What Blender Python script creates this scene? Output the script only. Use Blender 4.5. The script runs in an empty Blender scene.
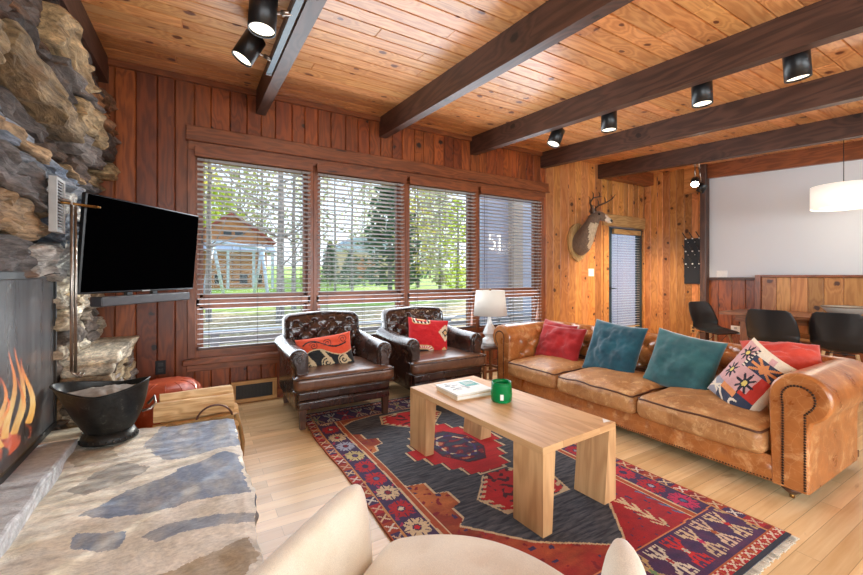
WORLD = 1.6; SUN = 7; BACKW = 220; FRONTW = 100; LEFTW = 140; EXPO = 0.4
SPOTE = [14, 14, 16, 16, 16, 16, 30, 220]
import bpy, bmesh, math, random
from mathutils import Vector, Matrix, noise
PI = math.pi
random.seed(7)
scn = bpy.context.scene
COL = scn.collection
def R(d): return math.radians(d)
def S(r, g, b):
    f = lambda c: (c/255/12.92) if c/255 <= .04045 else ((c/255+.055)/1.055)**2.4
    return (f(r), f(g), f(b))
def lerp(a, b, t): return tuple(a[i]+(b[i]-a[i])*t for i in range(3))
def nz(x, y=0, z=0): return noise.noise(Vector((x, y, z)))

# ------------------------------------------------------------ mesh builder
class M:
    def __init__(s):
        s.v = []; s.f = []; s.uv = []; s.c = []; s.sm = []
    def add(s, vs, fs, T=None, g='x', col=(1, 1, 1), smooth=False, cf=None, uvs=None, off=None):
        b = len(s.v)
        if off is None: off = (random.uniform(0, 40), random.uniform(0, 40))
        gi = 'xyz'.index(g)
        oth = [i for i in range(3) if i != gi]
        for fi, f in enumerate(fs):
            if uvs: s.uv.append(uvs[fi])
            else:
                n = Vector((0, 0, 0)); p0 = Vector(vs[f[0]])
                for i in range(1, len(f)-1):
                    n += (Vector(vs[f[i]])-p0).cross(Vector(vs[f[i+1]])-p0)
                a = [abs(n.x), abs(n.y), abs(n.z)]; d = a.index(max(a))
                if d == gi: ui, vi = oth
                else: ui, vi = gi, [i for i in oth if i != d][0]
                s.uv.append([(vs[k][ui]+off[0], vs[k][vi]+off[1]) for k in f])
            s.f.append([k+b for k in f])
            s.sm.append(smooth)
            if cf:
                c = Vector((0, 0, 0))
                for k in f: c += Vector(vs[k])
                s.c.append(cf(c/len(f)))
            else: s.c.append(col)
        for p in vs:
            s.v.append(tuple(T @ Vector(p)) if T is not None else tuple(p))
        return s
    def box(s, x0, x1, y0, y1, z0, z1, b=0.0, T=None, **k):
        lo = (min(x0, x1), min(y0, y1), min(z0, z1)); hi = (max(x0, x1), max(y0, y1), max(z0, z1))
        b = min(b, .49*min(hi[i]-lo[i] for i in range(3)))
        if b <= 0:
            vs = [(hi[0] if i & 1 else lo[0], hi[1] if i & 2 else lo[1], hi[2] if i & 4 else lo[2]) for i in range(8)]
            fs = [(0, 2, 3, 1), (4, 5, 7, 6), (0, 1, 5, 4), (2, 6, 7, 3), (0, 4, 6, 2), (1, 3, 7, 5)]
            return s.add(vs, fs, T, **k)
        vs = []; idx = {}
        for i in range(8):
            sg = [1 if i & (1 << a) else -1 for a in range(3)]
            for a in range(3):
                p = [hi[q] if sg[q] > 0 else lo[q] for q in range(3)]
                for q in range(3):
                    if q != a: p[q] -= sg[q]*b
                idx[(i, a)] = len(vs); vs.append(tuple(p))
        fs = []
        for a in range(3):
            o = [q for q in range(3) if q != a]
            for sd in (0, 1):
                c = []
                for (m, n) in ((0, 0), (1, 0), (1, 1), (0, 1)):
                    c.append(idx[((sd << a) | (m << o[0]) | (n << o[1]), a)])
                fs.append(c)
            for m in (0, 1):
                for n in (0, 1):
                    i0 = (m << o[0]) | (n << o[1]); i1 = i0 | (1 << a)
                    fs.append([idx[(i0, o[0])], idx[(i0, o[1])], idx[(i1, o[1])], idx[(i1, o[0])]])
        for i in range(8): fs.append([idx[(i, 0)], idx[(i, 1)], idx[(i, 2)]])
        ct = Vector([(lo[q]+hi[q])/2 for q in range(3)])
        for f in fs:
            n = (Vector(vs[f[1]])-Vector(vs[f[0]])).cross(Vector(vs[f[2]])-Vector(vs[f[0]]))
            if n.dot(Vector(vs[f[0]])-ct) < 0: f.reverse()
        return s.add(vs, fs, T, **k)
    def lathe(s, prof, n=24, T=None, cap=True, smooth=True, xs=1, ys=1, **k):
        vs = []; fs = []
        for (r, z) in prof:
            for i in range(n):
                a = 2*PI*i/n; vs.append((r*math.cos(a)*xs, r*math.sin(a)*ys, z))
        for j in range(len(prof)-1):
            for i in range(n):
                i2 = (i+1) % n
                fs.append([j*n+i, j*n+i2, (j+1)*n+i2, (j+1)*n+i])
        s.add(vs, fs, T, smooth=smooth, **k)
        if cap:
            caps = []
            if prof[0][0] > 1e-4: caps.append(list(range(n))[::-1])
            if prof[-1][0] > 1e-4: caps.append([(len(prof)-1)*n+i for i in range(n)])
            if caps: s.add(vs, caps, T, **k)
        return s
    def tube(s, pts, r, n=8, T=None, smooth=True, cap=True, **k):
        pts = [Vector(p) for p in pts]
        m = len(pts); rs = r if isinstance(r, (list, tuple)) else [r]*m
        up = None; vs = []; fs = []
        for i, p in enumerate(pts):
            d = (pts[min(i+1, m-1)]-pts[max(i-1, 0)]).normalized()
            if up is None: up = Vector((0, 0, 1)) if abs(d.z) < .9 else Vector((1, 0, 0))
            a = d.cross(up)
            if a.length < 1e-5: a = d.cross(Vector((0, 1, 0)))
            a.normalize(); b = a.cross(d).normalized(); up = b
            rr = rs[i]; ra, rb = rr if isinstance(rr, (tuple, list)) else (rr, rr)
            for j in range(n):
                t = 2*PI*j/n
                vs.append(tuple(p+a*math.cos(t)*ra+b*math.sin(t)*rb))
        for i in range(m-1):
            for j in range(n):
                j2 = (j+1) % n
                fs.append([i*n+j, i*n+j2, (i+1)*n+j2, (i+1)*n+j])
        s.add(vs, fs, T, smooth=smooth, **k)
        if cap: s.add(vs, [list(range(n))[::-1], [(m-1)*n+j for j in range(n)]], T, smooth=smooth, **k)
        return s
    def grid(s, fn, nu, nv, T=None, smooth=True, cf=None, closeu=False, flip=False, uvs=None, **k):
        vs = []; fs = []
        for i in range(nu+1):
            for j in range(nv+1): vs.append(tuple(fn(i/nu, j/nv)))
        uu = [] if uvs else None
        w = nv+1; cols = []
        b = len(s.f)
        for i in range(nu):
            for j in range(nv):
                f = [i*w+j, (i+1)*w+j, (i+1)*w+j+1, i*w+j+1]
                if uvs: uu.append([(a/nu*uvs[0], c/nv*uvs[1]) for a, c in ((i, j), (i+1, j), (i+1, j+1), (i, j+1))])
                if flip:
                    f.reverse()
                    if uvs: uu[-1].reverse()
                fs.append(f)
                if cf: cols.append(cf((i+.5)/nu, (j+.5)/nv))
        s.add(vs, fs, T, smooth=smooth, uvs=uu, **k)
        if cf: s.c[b:] = cols
        return s
    def rbox(s, cx, cy, cz, sx, sy, sz, r, n=6, k_=3, fn=None, T=None, smooth=True, **k):
        # rounded soft box; n = subdivisions of flats, k_ = subdivisions of the rounding
        h = (sx/2, sy/2, sz/2); r = min(r, min(h)*.999)
        def ticks(hh):
            t = []
            for i in range(k_): t.append(-hh+r*(1-math.cos(PI/2*i/k_))*1.0 if False else -hh+r*i/k_)
            for i in range(n+1): t.append(-hh+r+(2*hh-2*r)*i/n)
            for i in range(1, k_+1): t.append(hh-r+r*i/k_)
            return t
        T3 = [ticks(a) for a in h]
        vs = []; fs = []; key = {}
        def vid(p):
            q = (round(p[0], 6), round(p[1], 6), round(p[2], 6))
            if q in key: return key[q]
            inn = [max(-(h[a]-r), min(h[a]-r, p[a])) for a in range(3)]
            d = Vector([math.tan((p[a]-inn[a])/r*PI/4) if r > 0 else 0 for a in range(3)])
            o = Vector(inn)+(d.normalized()*r if d.length > 1e-9 else Vector((0, 0, 0)))
            o += Vector((cx, cy, cz))
            if fn: o = Vector(fn(o))
            key[q] = len(vs); vs.append(tuple(o)); return key[q]
        for a in range(3):
            o = [q for q in range(3) if q != a]
            for sd in (-1, 1):
                A, B = T3[o[0]], T3[o[1]]
                for i in range(len(A)-1):
                    for j in range(len(B)-1):
                        f = []
                        for (m, q) in ((i, j), (i+1, j), (i+1, j+1), (i, j+1)):
                            p = [0, 0, 0]; p[a] = sd*h[a]; p[o[0]] = A[m]; p[o[1]] = B[q]
                            f.append(vid(p))
                        if (sd > 0) != (a != 1): f.reverse()
                        fs.append(f)
        return s.add(vs, fs, T, smooth=smooth, **k)
    def prism(s, poly, d0, d1, ax='y', T=None, **k):
        # polygon in the plane across ax, extruded d0..d1 along ax
        n = len(poly)
        def mk(p, d):
            return {'y': (p[0], d, p[1]), 'x': (d, p[0], p[1]), 'z': (p[0], p[1], d)}[ax]
        vs = [mk(p, d0) for p in poly]+[mk(p, d1) for p in poly]
        fs = [list(range(n))[::-1], [n+i for i in range(n)]]
        for i in range(n): fs.append([i, (i+1) % n, n+(i+1) % n, n+i])
        return s.add(vs, fs, T, **k)

def newmesh(name, m, fix=True):
    me = bpy.data.meshes.new(name)
    me.from_pydata(m.v, [], m.f)
    uv = me.uv_layers.new(name='UVMap'); flat = []; cl = []
    for a, c in zip(m.uv, m.c):
        for q in a: flat.extend(q); cl.extend((c[0], c[1], c[2], 1.0))
    uv.data.foreach_set('uv', flat)
    ca = me.color_attributes.new('Col', 'FLOAT_COLOR', 'CORNER')
    ca.data.foreach_set('color', cl)
    me.polygons.foreach_set('use_smooth', m.sm)
    if fix:
        bm = bmesh.new(); bm.from_mesh(me)
        bmesh.ops.remove_doubles(bm, verts=bm.verts, dist=1e-5)
        bmesh.ops.recalc_face_normals(bm, faces=bm.faces)
        bm.to_mesh(me); bm.free()
    me.update()
    return me
def obj(name, m, mat, parent=None, fix=True, loc=None, rot=None):
    me = newmesh(name, m, fix); me.materials.append(mat)
    o = bpy.data.objects.new(name, me); COL.objects.link(o)
    if parent: o.parent = parent
    if loc: o.location = loc
    if rot: o.rotation_euler = rot
    return o
def tag(o, label, cat, group=None, kind=None):
    o['label'] = label; o['category'] = cat
    if group: o['group'] = group
    if kind: o['kind'] = kind
    return o
def rebase(o):
    me = o.data
    xs = [v.co for v in me.vertices]
    c = Vector(((min(v.x for v in xs)+max(v.x for v in xs))/2, (min(v.y for v in xs)+max(v.y for v in xs))/2, min(v.z for v in xs)))
    me.transform(Matrix.Translation(-c)); o.location = Vector(o.location)+c
    return o
def struct(name, m, mat, parent=None, fix=True):
    o = obj(name, m, mat, parent, fix)
    if parent is None: o['kind'] = 'structure'
    return o
def thing(name, label, cat, loc=(0, 0, 0), rz=0, group=None, kind=None):
    o = bpy.data.objects.new(name, None); COL.objects.link(o); o.empty_display_size = .1
    o.location = loc; o.rotation_euler = (0, 0, rz)
    return tag(o, label, cat, group, kind)
def solo(name, label, cat, m, mat, group=None, kind=None, fix=True):
    o = obj(name, m, mat, None, fix); rebase(o)
    return tag(o, label, cat, group, kind)
def dup(root, loc=None, rz=None, label=None, group=None):
    c = root.copy(); COL.objects.link(c)
    if loc is not None: c.location = loc
    if rz is not None: c.rotation_euler = (0, 0, rz)
    if label: c['label'] = label
    if group: c['group'] = group
    for ch in list(root.children):
        d = ch.copy(); COL.objects.link(d); d.parent = c
        for g in list(ch.children):
            e = g.copy(); COL.objects.link(e); e.parent = d
    return c
def TR(loc=(0, 0, 0), rx=0, ry=0, rz=0):
    return Matrix.Translation(Vector(loc)) @ Matrix.Rotation(rz, 4, 'Z') @ Matrix.Rotation(ry, 4, 'Y') @ Matrix.Rotation(rx, 4, 'X')

# ------------------------------------------------------------ materials
class N:
    def __init__(s, name):
        s.m = bpy.data.materials.new(name); s.m.use_nodes = True
        s.t = s.m.node_tree; s.t.nodes.clear()
        s.o = s.n('ShaderNodeOutputMaterial')
    def n(s, typ, ins=None, **kw):
        q = s.t.nodes.new(typ)
        for a, b in kw.items(): setattr(q, a, b)
        if ins:
            for a, b in ins.items(): s.set(q, a, b)
        return q
    def set(s, q, a, b):
        sock = q.inputs[a]
        if isinstance(b, bpy.types.NodeSocket): s.t.links.new(b, sock)
        elif isinstance(b, bpy.types.Node): s.t.links.new(b.outputs[0], sock)
        else:
            if isinstance(b, tuple) and len(b) == 3 and sock.type == 'RGBA': b = (*b, 1)
            sock.default_value = b
    def math(s, op, a, b=0.0, c=0.0, clamp=False):
        q = s.n('ShaderNodeMath', operation=op, use_clamp=clamp)
        s.set(q, 0, a); s.set(q, 1, b)
        if op in ('MULTIPLY_ADD', 'SMOOTH_MIN'): s.set(q, 2, c)
        return q.outputs[0]
    def vmul(s, v, k):
        q = s.n('ShaderNodeVectorMath', operation='MULTIPLY'); s.set(q, 0, v); s.set(q, 1, k); return q.outputs[0]
    def vadd(s, v, k):
        q = s.n('ShaderNodeVectorMath', operation='ADD'); s.set(q, 0, v); s.set(q, 1, k); return q.outputs[0]
    def noise(s, v, scale=1, detail=3, rough=.5, dist=0, dim='3D'):
        q = s.n('ShaderNodeTexNoise', {'Vector': v, 'Scale': scale, 'Detail': detail, 'Roughness': rough, 'Distortion': dist}, noise_dimensions=dim)
        return q.outputs[0]
    def ramp(s, f, pts, interp='LINEAR'):
        q = s.n('ShaderNodeValToRGB', {'Fac': f}); cr = q.color_ramp; cr.interpolation = interp
        while len(cr.elements) < len(pts): cr.elements.new(.5)
        for e, (p, c) in zip(cr.elements, pts):
            e.position = p; e.color = (*c, 1) if len(c) == 3 else c
        return q.outputs[0]
    def rng(s, f, a, b, c=0., d=1., typ='SMOOTHSTEP'):
        q = s.n('ShaderNodeMapRange', {'Value': f, 'From Min': a, 'From Max': b, 'To Min': c, 'To Max': d}, interpolation_type=typ)
        return q.outputs[0]
    def mix(s, f, a, b, mode='MIX'):
        q = s.n('ShaderNodeMix', data_type='RGBA', blend_type=mode, clamp_factor=True)
        s.set(q, 0, f); s.set(q, 6, a); s.set(q, 7, b); return q.outputs[2]
    def col(s): return s.n('ShaderNodeVertexColor', layer_name='Col').outputs[0]
    def uv(s): return s.n('ShaderNodeTexCoord').outputs['UV']
    def ob(s): return s.n('ShaderNodeTexCoord').outputs['Object']
    def bump(s, h, st=.3, d=.01): return s.n('ShaderNodeBump', {'Height': h, 'Strength': st, 'Distance': d}).outputs[0]
    def done(s, color, rough=.5, bump=None, **k):
        p = s.n('ShaderNodeBsdfPrincipled')
        s.set(p, 'Base Color', color); s.set(p, 'Roughness', rough)
        if bump is not None: s.set(p, 'Normal', bump)
        for a, b in k.items(): s.set(p, a.replace('_', ' '), b)
        s.t.links.new(p.outputs[0], s.o.inputs[0])
        s.p = p
        return s.m
    def out(s, sh):
        s.t.links.new(sh.outputs[0] if isinstance(sh, bpy.types.Node) else sh, s.o.inputs[0]); return s.m

def plain(name, c, rough=.5, metal=0, **k):
    q = N(name); v = q.noise(q.ob(), 30, 2)
    cc = q.mix(1, c, q.ramp(v, [(0.3, (.93,)*3), (.7, (1.05,)*3)]), 'MULTIPLY')
    return q.done(cc, rough, Metallic=metal, **k)
def wood(name, c1, c2, knot=None, rough=.45, ks=(2.2, 6.0), kd=.5, coat=0.0, g=(1.2, 22), rings=26, bs=.12, var=1.0, cd=None):
    """c1 light, c2 dark grain; u runs along the grain, in metres"""
    q = N(name); uv = q.uv()
    if knot:
        vo = q.n('ShaderNodeTexVoronoi', {'Vector': q.vmul(uv, (ks[0], ks[1], 1)), 'Scale': 1.0}, voronoi_dimensions='2D')
        d = vo.outputs['Distance']; rc = q.n('ShaderNodeSeparateColor', {'Color': vo.outputs['Color']}).outputs[0]
        on = q.math('LESS_THAN', rc, kd)
        size = q.math('MULTIPLY_ADD', rc, .18, .045)
        dn = q.math('ADD', d, q.math('MULTIPLY', q.math('SUBTRACT', q.noise(q.vmul(uv, (16, 24, 1)), 1, 3), .5), .17))
        km = q.math('MULTIPLY', q.rng(q.math('DIVIDE', dn, size), .55, 1.0, 1, 0), on)
        halo = q.math('MULTIPLY', q.rng(d, .08, .5, 1, 0), on)
    else: halo = 0.0
    base = q.noise(q.vmul(uv, (g[0], g[1]*.35, 1)), 1, 3, .5, .3)
    f = q.math('ADD', base, q.math('MULTIPLY', halo, .22)) if knot else base
    ring = q.math('MULTIPLY_ADD', q.math('SINE', q.math('MULTIPLY', f, rings*2)), .5, .5)
    fine = q.noise(q.vmul(uv, (g[0]*3, g[1]*8, 1)), 1, 4, .6)
    broad = q.noise(q.vmul(uv, (.9, 3, 1)), 1, 2)
    t = q.math('ADD', q.math('MULTIPLY', ring, .45), q.math('MULTIPLY', fine, .55))
    t = q.math('ADD', q.math('MULTIPLY', t, .75), q.math('MULTIPLY', broad, .35))
    c = q.ramp(t, [(.25, c2), (.75, c1)])
    if knot:
        c = q.mix(q.math('MULTIPLY', halo, .35), c, c2)
        c = q.mix(km, c, knot)
    c = q.mix(var, c, q.col(), 'MULTIPLY')
    rr = q.math('MULTIPLY_ADD', fine, .18, rough-.09)
    m = q.done(c, rr, q.bump(t, bs, .004), Coat_Weight=coat, Coat_Roughness=.25)
    return m
def leather(name, c1, c2, c3, rough=.38, worn=.5, sc=6, coat=.25, crease=1.0):
    q = N(name); o = q.ob()
    a = q.noise(o, sc, 5, .6, .6)
    w = q.rng(q.noise(q.vadd(o, (3, 7, 1)), sc*1.6, 6, .7, .4), .52, .68)
    c = q.ramp(a, [(.3, c2), (.65, c1)])
    c = q.mix(q.math('MULTIPLY', w, worn), c, c3)
    vo = q.n('ShaderNodeTexVoronoi', {'Vector': q.vadd(o, q.vmul(q.n('ShaderNodeTexNoise', {'Vector': o, 'Scale': 5.0}).outputs[1], (.1, .1, .1))), 'Scale': 16.0}, feature='DISTANCE_TO_EDGE')
    cr = q.rng(vo.outputs[0], 0, .035, 1, 0)
    c = q.mix(q.math('MULTIPLY', cr, .35*worn), c, c3)
    fine = q.n('ShaderNodeTexVoronoi', {'Vector': o, 'Scale': 260.0}).outputs[0]
    h = q.math('ADD', q.math('MULTIPLY', q.noise(o, 40, 3), .5*crease), q.math('MULTIPLY', fine, .15))
    c = q.mix(1, c, q.col(), 'MULTIPLY')
    return q.done(c, q.math('MULTIPLY_ADD', a, .25, rough-.12), q.bump(h, .25, .004), Coat_Weight=coat, Coat_Roughness=.2)
def fabric(name, c=None, rough=.9, bs=.25, sc=500, sheen=.3, c2=None):
    q = N(name); o = q.ob()
    w = q.noise(o, sc, 2); v = q.noise(o, 9, 3)
    base = q.col() if c is None else q.mix(q.rng(v, .35, .65), c, c2 or c)
    cc = q.mix(1, base, q.ramp(w, [(.3, (.82,)*3), (.7, (1.08,)*3)]), 'MULTIPLY')
    return q.done(cc, rough, q.bump(w, bs, .002), Sheen_Weight=sheen, Sheen_Roughness=.5)
def metal(name, c, rough=.35, scr=.1):
    q = N(name); v = q.noise(q.ob(), 25, 5, .6)
    return q.done(q.mix(1, c, q.ramp(v, [(.3, (.8,)*3), (.7, (1.1,)*3)]), 'MULTIPLY'), q.math('MULTIPLY_ADD', v, scr*2, rough-scr), Metallic=1.0)
def emit(name, c, s):
    q = N(name); e = q.n('ShaderNodeEmission', {'Color': c, 'Strength': s}); return q.out(e)
def stone(name):
    q = N(name); o = q.ob()
    a = q.noise(q.vmul(o, (6, 2.2, 9)), 1, 7, .68, .8); b = q.noise(q.vmul(o, (30, 8, 60)), 1, 5, .7, .3)
    c = q.col()
    c = q.mix(1, c, q.ramp(a, [(.25, (.3, .28, .27)), (.5, (1.0, .98, .95)), (.72, (1.9, 1.85, 1.8))]), 'MULTIPLY')
    c = q.mix(1, c, q.ramp(b, [(.3, (.4,)*3), (.65, (1.45,)*3)]), 'MULTIPLY')
    rust = q.rng(q.noise(q.vadd(q.vmul(o, (5, 2.5, 6)), (9, 2, 4)), 1, 4, .6), .58, .72)
    c = q.mix(q.math('MULTIPLY', rust, .35), c, S(150, 105, 60))
    return q.done(c, .8, q.bump(q.math('ADD', a, q.math('MULTIPLY', b, .6)), .9, .02))

MT = {}
MT['pine'] = wood('stained_knotty_pine', S(154, 80, 36), S(100, 46, 18), S(32, 15, 8), .42, coat=.15, ks=(3.4, 3.2), kd=.5, rings=20)
MT['pine_lit'] = wood('spotlit_golden_pine', S(205, 144, 84), S(168, 106, 54), S(84, 46, 24), .42, coat=.15, ks=(3.4, 3.2), kd=.6, rings=20)  # paler copy of pine; part of the warm spotlight glow baked into colour
MT['ceil'] = wood('knotty_pine_ceiling', S(228, 170, 112), S(192, 126, 72), S(110, 60, 34), .36, ks=(3.2, 4.2), kd=.6, coat=.3, bs=.06)
MT['beam'] = wood('dark_stained_beam', S(88, 60, 48), S(54, 36, 29), S(28, 18, 14), .5, ks=(2.2, 3), kd=.4, g=(.8, 16), coat=.1)
MT['trim'] = wood('window_trim_wood', S(142, 80, 44), S(100, 52, 26), S(44, 20, 11), .4, ks=(1.2, 8), kd=.25, coat=.2)
MT['oak'] = wood('pale_oak_table', S(218, 176, 126), S(188, 140, 92), S(110, 76, 46), .5, ks=(1.5, 4.0), kd=.3, g=(1.3, 24), rings=14, bs=.06)
MT['walnut'] = wood('dining_table_wood', S(150, 96, 60), S(110, 66, 38), None, .4, coat=.2)
MT['darkwood'] = wood('dark_chair_wood', S(92, 58, 38), S(58, 34, 22), None, .45, coat=.1)
MT['vent'] = wood('vent_frame_wood', S(206, 164, 108), S(180, 136, 84), None, .5)
MT['log'] = wood('split_log_wood', S(226, 190, 138), S(190, 146, 92), S(120, 80, 46), .75, ks=(3, 9), kd=.2, bs=.5)
MT['old_beam'] = wood('weathered_header_wood', S(190, 156, 104), S(150, 112, 66), None, .6)
def floor_mat():
    q = N('maple_floor_boards'); uv = q.uv()
    br = q.n('ShaderNodeTexBrick', {'Vector': uv, 'Color1': (0, 0, 0, 1), 'Color2': (1, 1, 1, 1), 'Mortar': (.5, .5, .5, 1), 'Scale': 1.0, 'Mortar Size': .0012, 'Mortar Smooth': .1, 'Bias': 0., 'Brick Width': .95, 'Row Height': .082}, offset=.37, offset_frequency=2, squash=1.0)
    rnd = br.outputs[0]; mo = br.outputs['Fac']
    off = q.vmul(q.n('ShaderNodeCombineXYZ', {'X': rnd, 'Y': rnd, 'Z': rnd}).outputs[0], (31, 17, 7))
    p = q.vadd(uv, off)
    g1 = q.noise(q.vmul(p, (1.6, 26, 1)), 1, 5, .6, .4); g2 = q.noise(q.vmul(p, (1.5, 5, 1)), 1, 3, .5, .8)
    c = q.ramp(g2, [(.25, S(206, 162, 106)), (.5, S(226, 190, 136)), (.75, S(238, 210, 164))])
    c = q.mix(.5, c, q.ramp(g1, [(.3, S(200, 156, 104)), (.7, S(242, 216, 172))]))
    c = q.mix(1, c, q.ramp(rnd, [(0, (.84, .82, .78)), (.5, (1, 1, 1)), (1, (1.12, 1.12, 1.12))]), 'MULTIPLY')
    st = q.rng(q.noise(q.vadd(q.vmul(p, (2, 8, 1)), (5, 5, 5)), 1, 3, .5, 1.2), .66, .76)
    c = q.mix(q.math('MULTIPLY', st, .45), c, S(150, 104, 62))
    c = q.mix(q.math('MULTIPLY', mo, .55), c, S(120, 84, 50))
    return q.done(c, q.math('MULTIPLY_ADD', g1, .15, .26), q.bump(q.math('SUBTRACT', 1, mo), .15, .002), Coat_Weight=.15, Coat_Roughness=.15)
MT['floor'] = floor_mat()
MT['stone'] = stone('rough_ledge_stone')
def hearth_mat():
    q = N('hearth_flagstone'); o = q.ob()
    a = q.noise(q.vmul(o, (3, 6, 6)), 1, 8, .72, 1.2); b = q.noise(q.vmul(o, (50, 90, 60)), 1, 4, .6)
    c = q.mix(1, q.col(), q.ramp(a, [(.28, (.62, .62, .62)), (.5, (1, 1, 1)), (.72, (1.25, 1.22, 1.2))]), 'MULTIPLY')
    c = q.mix(1, c, q.ramp(b, [(.3, (.8,)*3), (.7, (1.15,)*3)]), 'MULTIPLY')
    return q.done(c, .7, q.bump(q.math('ADD', a, q.math('MULTIPLY', b, .3)), .6, .012))
MT['hearth'] = hearth_mat()
MT['tan'] = leather('tan_chesterfield_leather', S(184, 116, 60), S(136, 74, 32), S(222, 174, 120), .3, .6, 5, .4)
MT['tan_worn'] = leather('worn_tan_cushion_leather', S(186, 134, 82), S(150, 100, 56), S(214, 174, 122), .5, .8, 9, .1)
MT['brown'] = leather('dark_brown_leather', S(58, 34, 26), S(30, 18, 15), S(104, 66, 46), .26, .3, 6, .6)
MT['brown_seat'] = leather('brown_seat_leather', S(104, 68, 46), S(74, 46, 32), S(150, 108, 76), .33, .5, 6, .4)
MT['red_leather'] = leather('red_brown_pouf_leather', S(200, 88, 50), S(160, 60, 34), S(206, 120, 84), .4, .5, 6, .2)
MT['cream'] = fabric('cream_velvet', S(236, 226, 204), c2=S(228, 214, 188), sheen=.5, bs=.1)
MT['pattern'] = fabric('woven_kilim', None, bs=.4, sc=350, sheen=.1)
MT['rug'] = fabric('rug_wool', None, bs=.6, sc=220, sheen=.03)
MT['teal'] = fabric('teal_velvet', S(10, 64, 80), c2=S(18, 82, 98), sheen=.4, sc=300, bs=.1)
MT['teal2'] = fabric('green_teal_velvet', S(34, 82, 88), c2=S(44, 98, 102), sheen=.4, sc=300, bs=.1)
MT['redf'] = fabric('red_cotton', S(150, 18, 24), c2=S(172, 30, 32), sheen=.2, bs=.3)
MT['knit'] = fabric('red_knit', S(188, 52, 38), c2=S(200, 66, 46), sheen=.2, bs=.3)
MT['canvas'] = fabric('tan_canvas', S(170, 134, 84), c2=S(150, 112, 66))
MT['black'] = plain('black_plastic', S(22, 24, 27), .35)
MT['blackmetal'] = plain('black_painted_metal', S(24, 23, 24), .38, 0)
MT['screen'] = plain('dark_tv_glass', (.0008, .0008, .001), .7, Specular_IOR_Level=0.0)
MT['bluegrey'] = plain('blue_grey_track_metal', S(84, 106, 120), .4)
MT['steel'] = metal('brushed_steel', S(170, 160, 150), .32)
MT['brass'] = metal('aged_brass', S(150, 110, 60), .4)
MT['white'] = plain('white_plastic', S(235, 233, 228), .4)
q = N('white_painted_wall'); MT['whitewall'] = q.done((*S(206, 209, 213), 1), .65)
MT['shade'] = None
q = N('linen_lamp_shade'); c_ = q.mix(q.noise(q.ob(), 400, 2), S(232, 228, 220), S(240, 238, 232))
bs_ = q.n('ShaderNodeBsdfDiffuse', {'Color': c_}); tl = q.n('ShaderNodeBsdfTranslucent', {'Color': c_})
mx = q.n('ShaderNodeMixShader', {0: .4}); q.t.links.new(bs_.outputs[0], mx.inputs[1]); q.t.links.new(tl.outputs[0], mx.inputs[2])
MT['shade'] = q.out(mx)
def glass(name, tint=(1, 1, 1), refl=.06):
    q = N(name); t = q.n('ShaderNodeBsdfTransparent', {'Color': tint}); g = q.n('ShaderNodeBsdfGlossy', {'Roughness': .02})
    f = q.n('ShaderNodeLayerWeight', {'Blend': .25}).outputs[0]
    m = q.n('ShaderNodeMixShader', {0: q.math('MULTIPLY', f, refl*5, clamp=True)})
    q.t.links.new(t.outputs[0], m.inputs[1]); q.t.links.new(g.outputs[0], m.inputs[2]); return q.out(m)
MT['glass'] = glass('window_glass', (.96, .98, .98))
q = N('green_votive_glass'); MT['green'] = q.done(S(20, 168, 92), .06, Transmission_Weight=.55, IOR=1.3)
MT['slat'] = plain('blind_slat_paint', S(205, 204, 206), .45)
MT['cord'] = plain('blind_cord', S(80, 62, 52), .8)
MT['spot_lens'] = emit('lit_spot_lens', (1, .88, .68), 2.6); MT['glare_lens'] = emit('glaring_spot_lens', (1, .95, .82), 40)
MT['grille'] = plain('dark_vent_grille', S(52, 52, 52), .5)
MT['lgrey'] = plain('light_grey_metal', S(186, 186, 184), .4)
MT['iron'] = plain('blackened_iron', S(30, 31, 30), .42)
MT['nail'] = plain('dark_antique_nailhead', S(58, 38, 26), .35, .6)
q = N('worn_black_metal'); v_ = q.noise(q.ob(), 22, 6, .7, .5); MT['scuttle'] = q.done(q.ramp(v_, [(.35, S(20, 21, 20)), (.6, S(44, 44, 42)), (.75, S(104, 100, 92))]), q.math('MULTIPLY_ADD', v_, .4, .25), q.bump(v_, .3, .004), Metallic=.35)
MT['ash'] = plain('grey_ash', S(176, 170, 160), .95)
MT['coal'] = plain('charred_firebox', S(26, 22, 20), .9)
MT['paper'] = plain('white_paper', S(236, 234, 226), .5)
MT['tealp'] = plain('teal_print', S(48, 150, 140), .5)
MT['greyp'] = plain('grey_print', S(150, 156, 156), .5)
MT['hair'] = None
def fur():
    q = N('deer_fur'); o = q.ob(); a = q.noise(q.vmul(o, (60, 60, 20)), 1, 4, .6)
    c = q.mix(1, q.col(), q.ramp(a, [(.3, (.7,)*3), (.7, (1.2,)*3)]), 'MULTIPLY')
    return q.done(c, .8, q.bump(a, .5, .004), Sheen_Weight=.2)
MT['fur'] = fur()
MT['antler'] = plain('antler_bone', S(72, 48, 32), .5)
# ------------------------------------------------------------ camera
WY = 4.13; SL = .067
def zb(y): return 2.74+SL*(y-WY)       # underside of the beams
def zc(y): return 2.96+SL*(y-WY)       # ceiling boards
cam = bpy.data.cameras.new('camera'); co = bpy.data.objects.new('camera', cam); COL.objects.link(co)
cam.sensor_width = 36; cam.lens = 398/863*36; cam.shift_y = -12.5/863; cam.clip_start = .05; cam.clip_end = 300
co.location = (0, 0, 1.2); co.rotation_euler = (PI/2, 0, R(-30.5)); scn.camera = co

# ------------------------------------------------------------ shell
XR = 6.77; YB = -3.8; XL = -.74
m = M(); m.box(-1.6, XR+.15, YB-.15, WY+.15, -.06, 0, g='x'); struct('floor', m, MT['floor'], fix=False)
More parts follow.
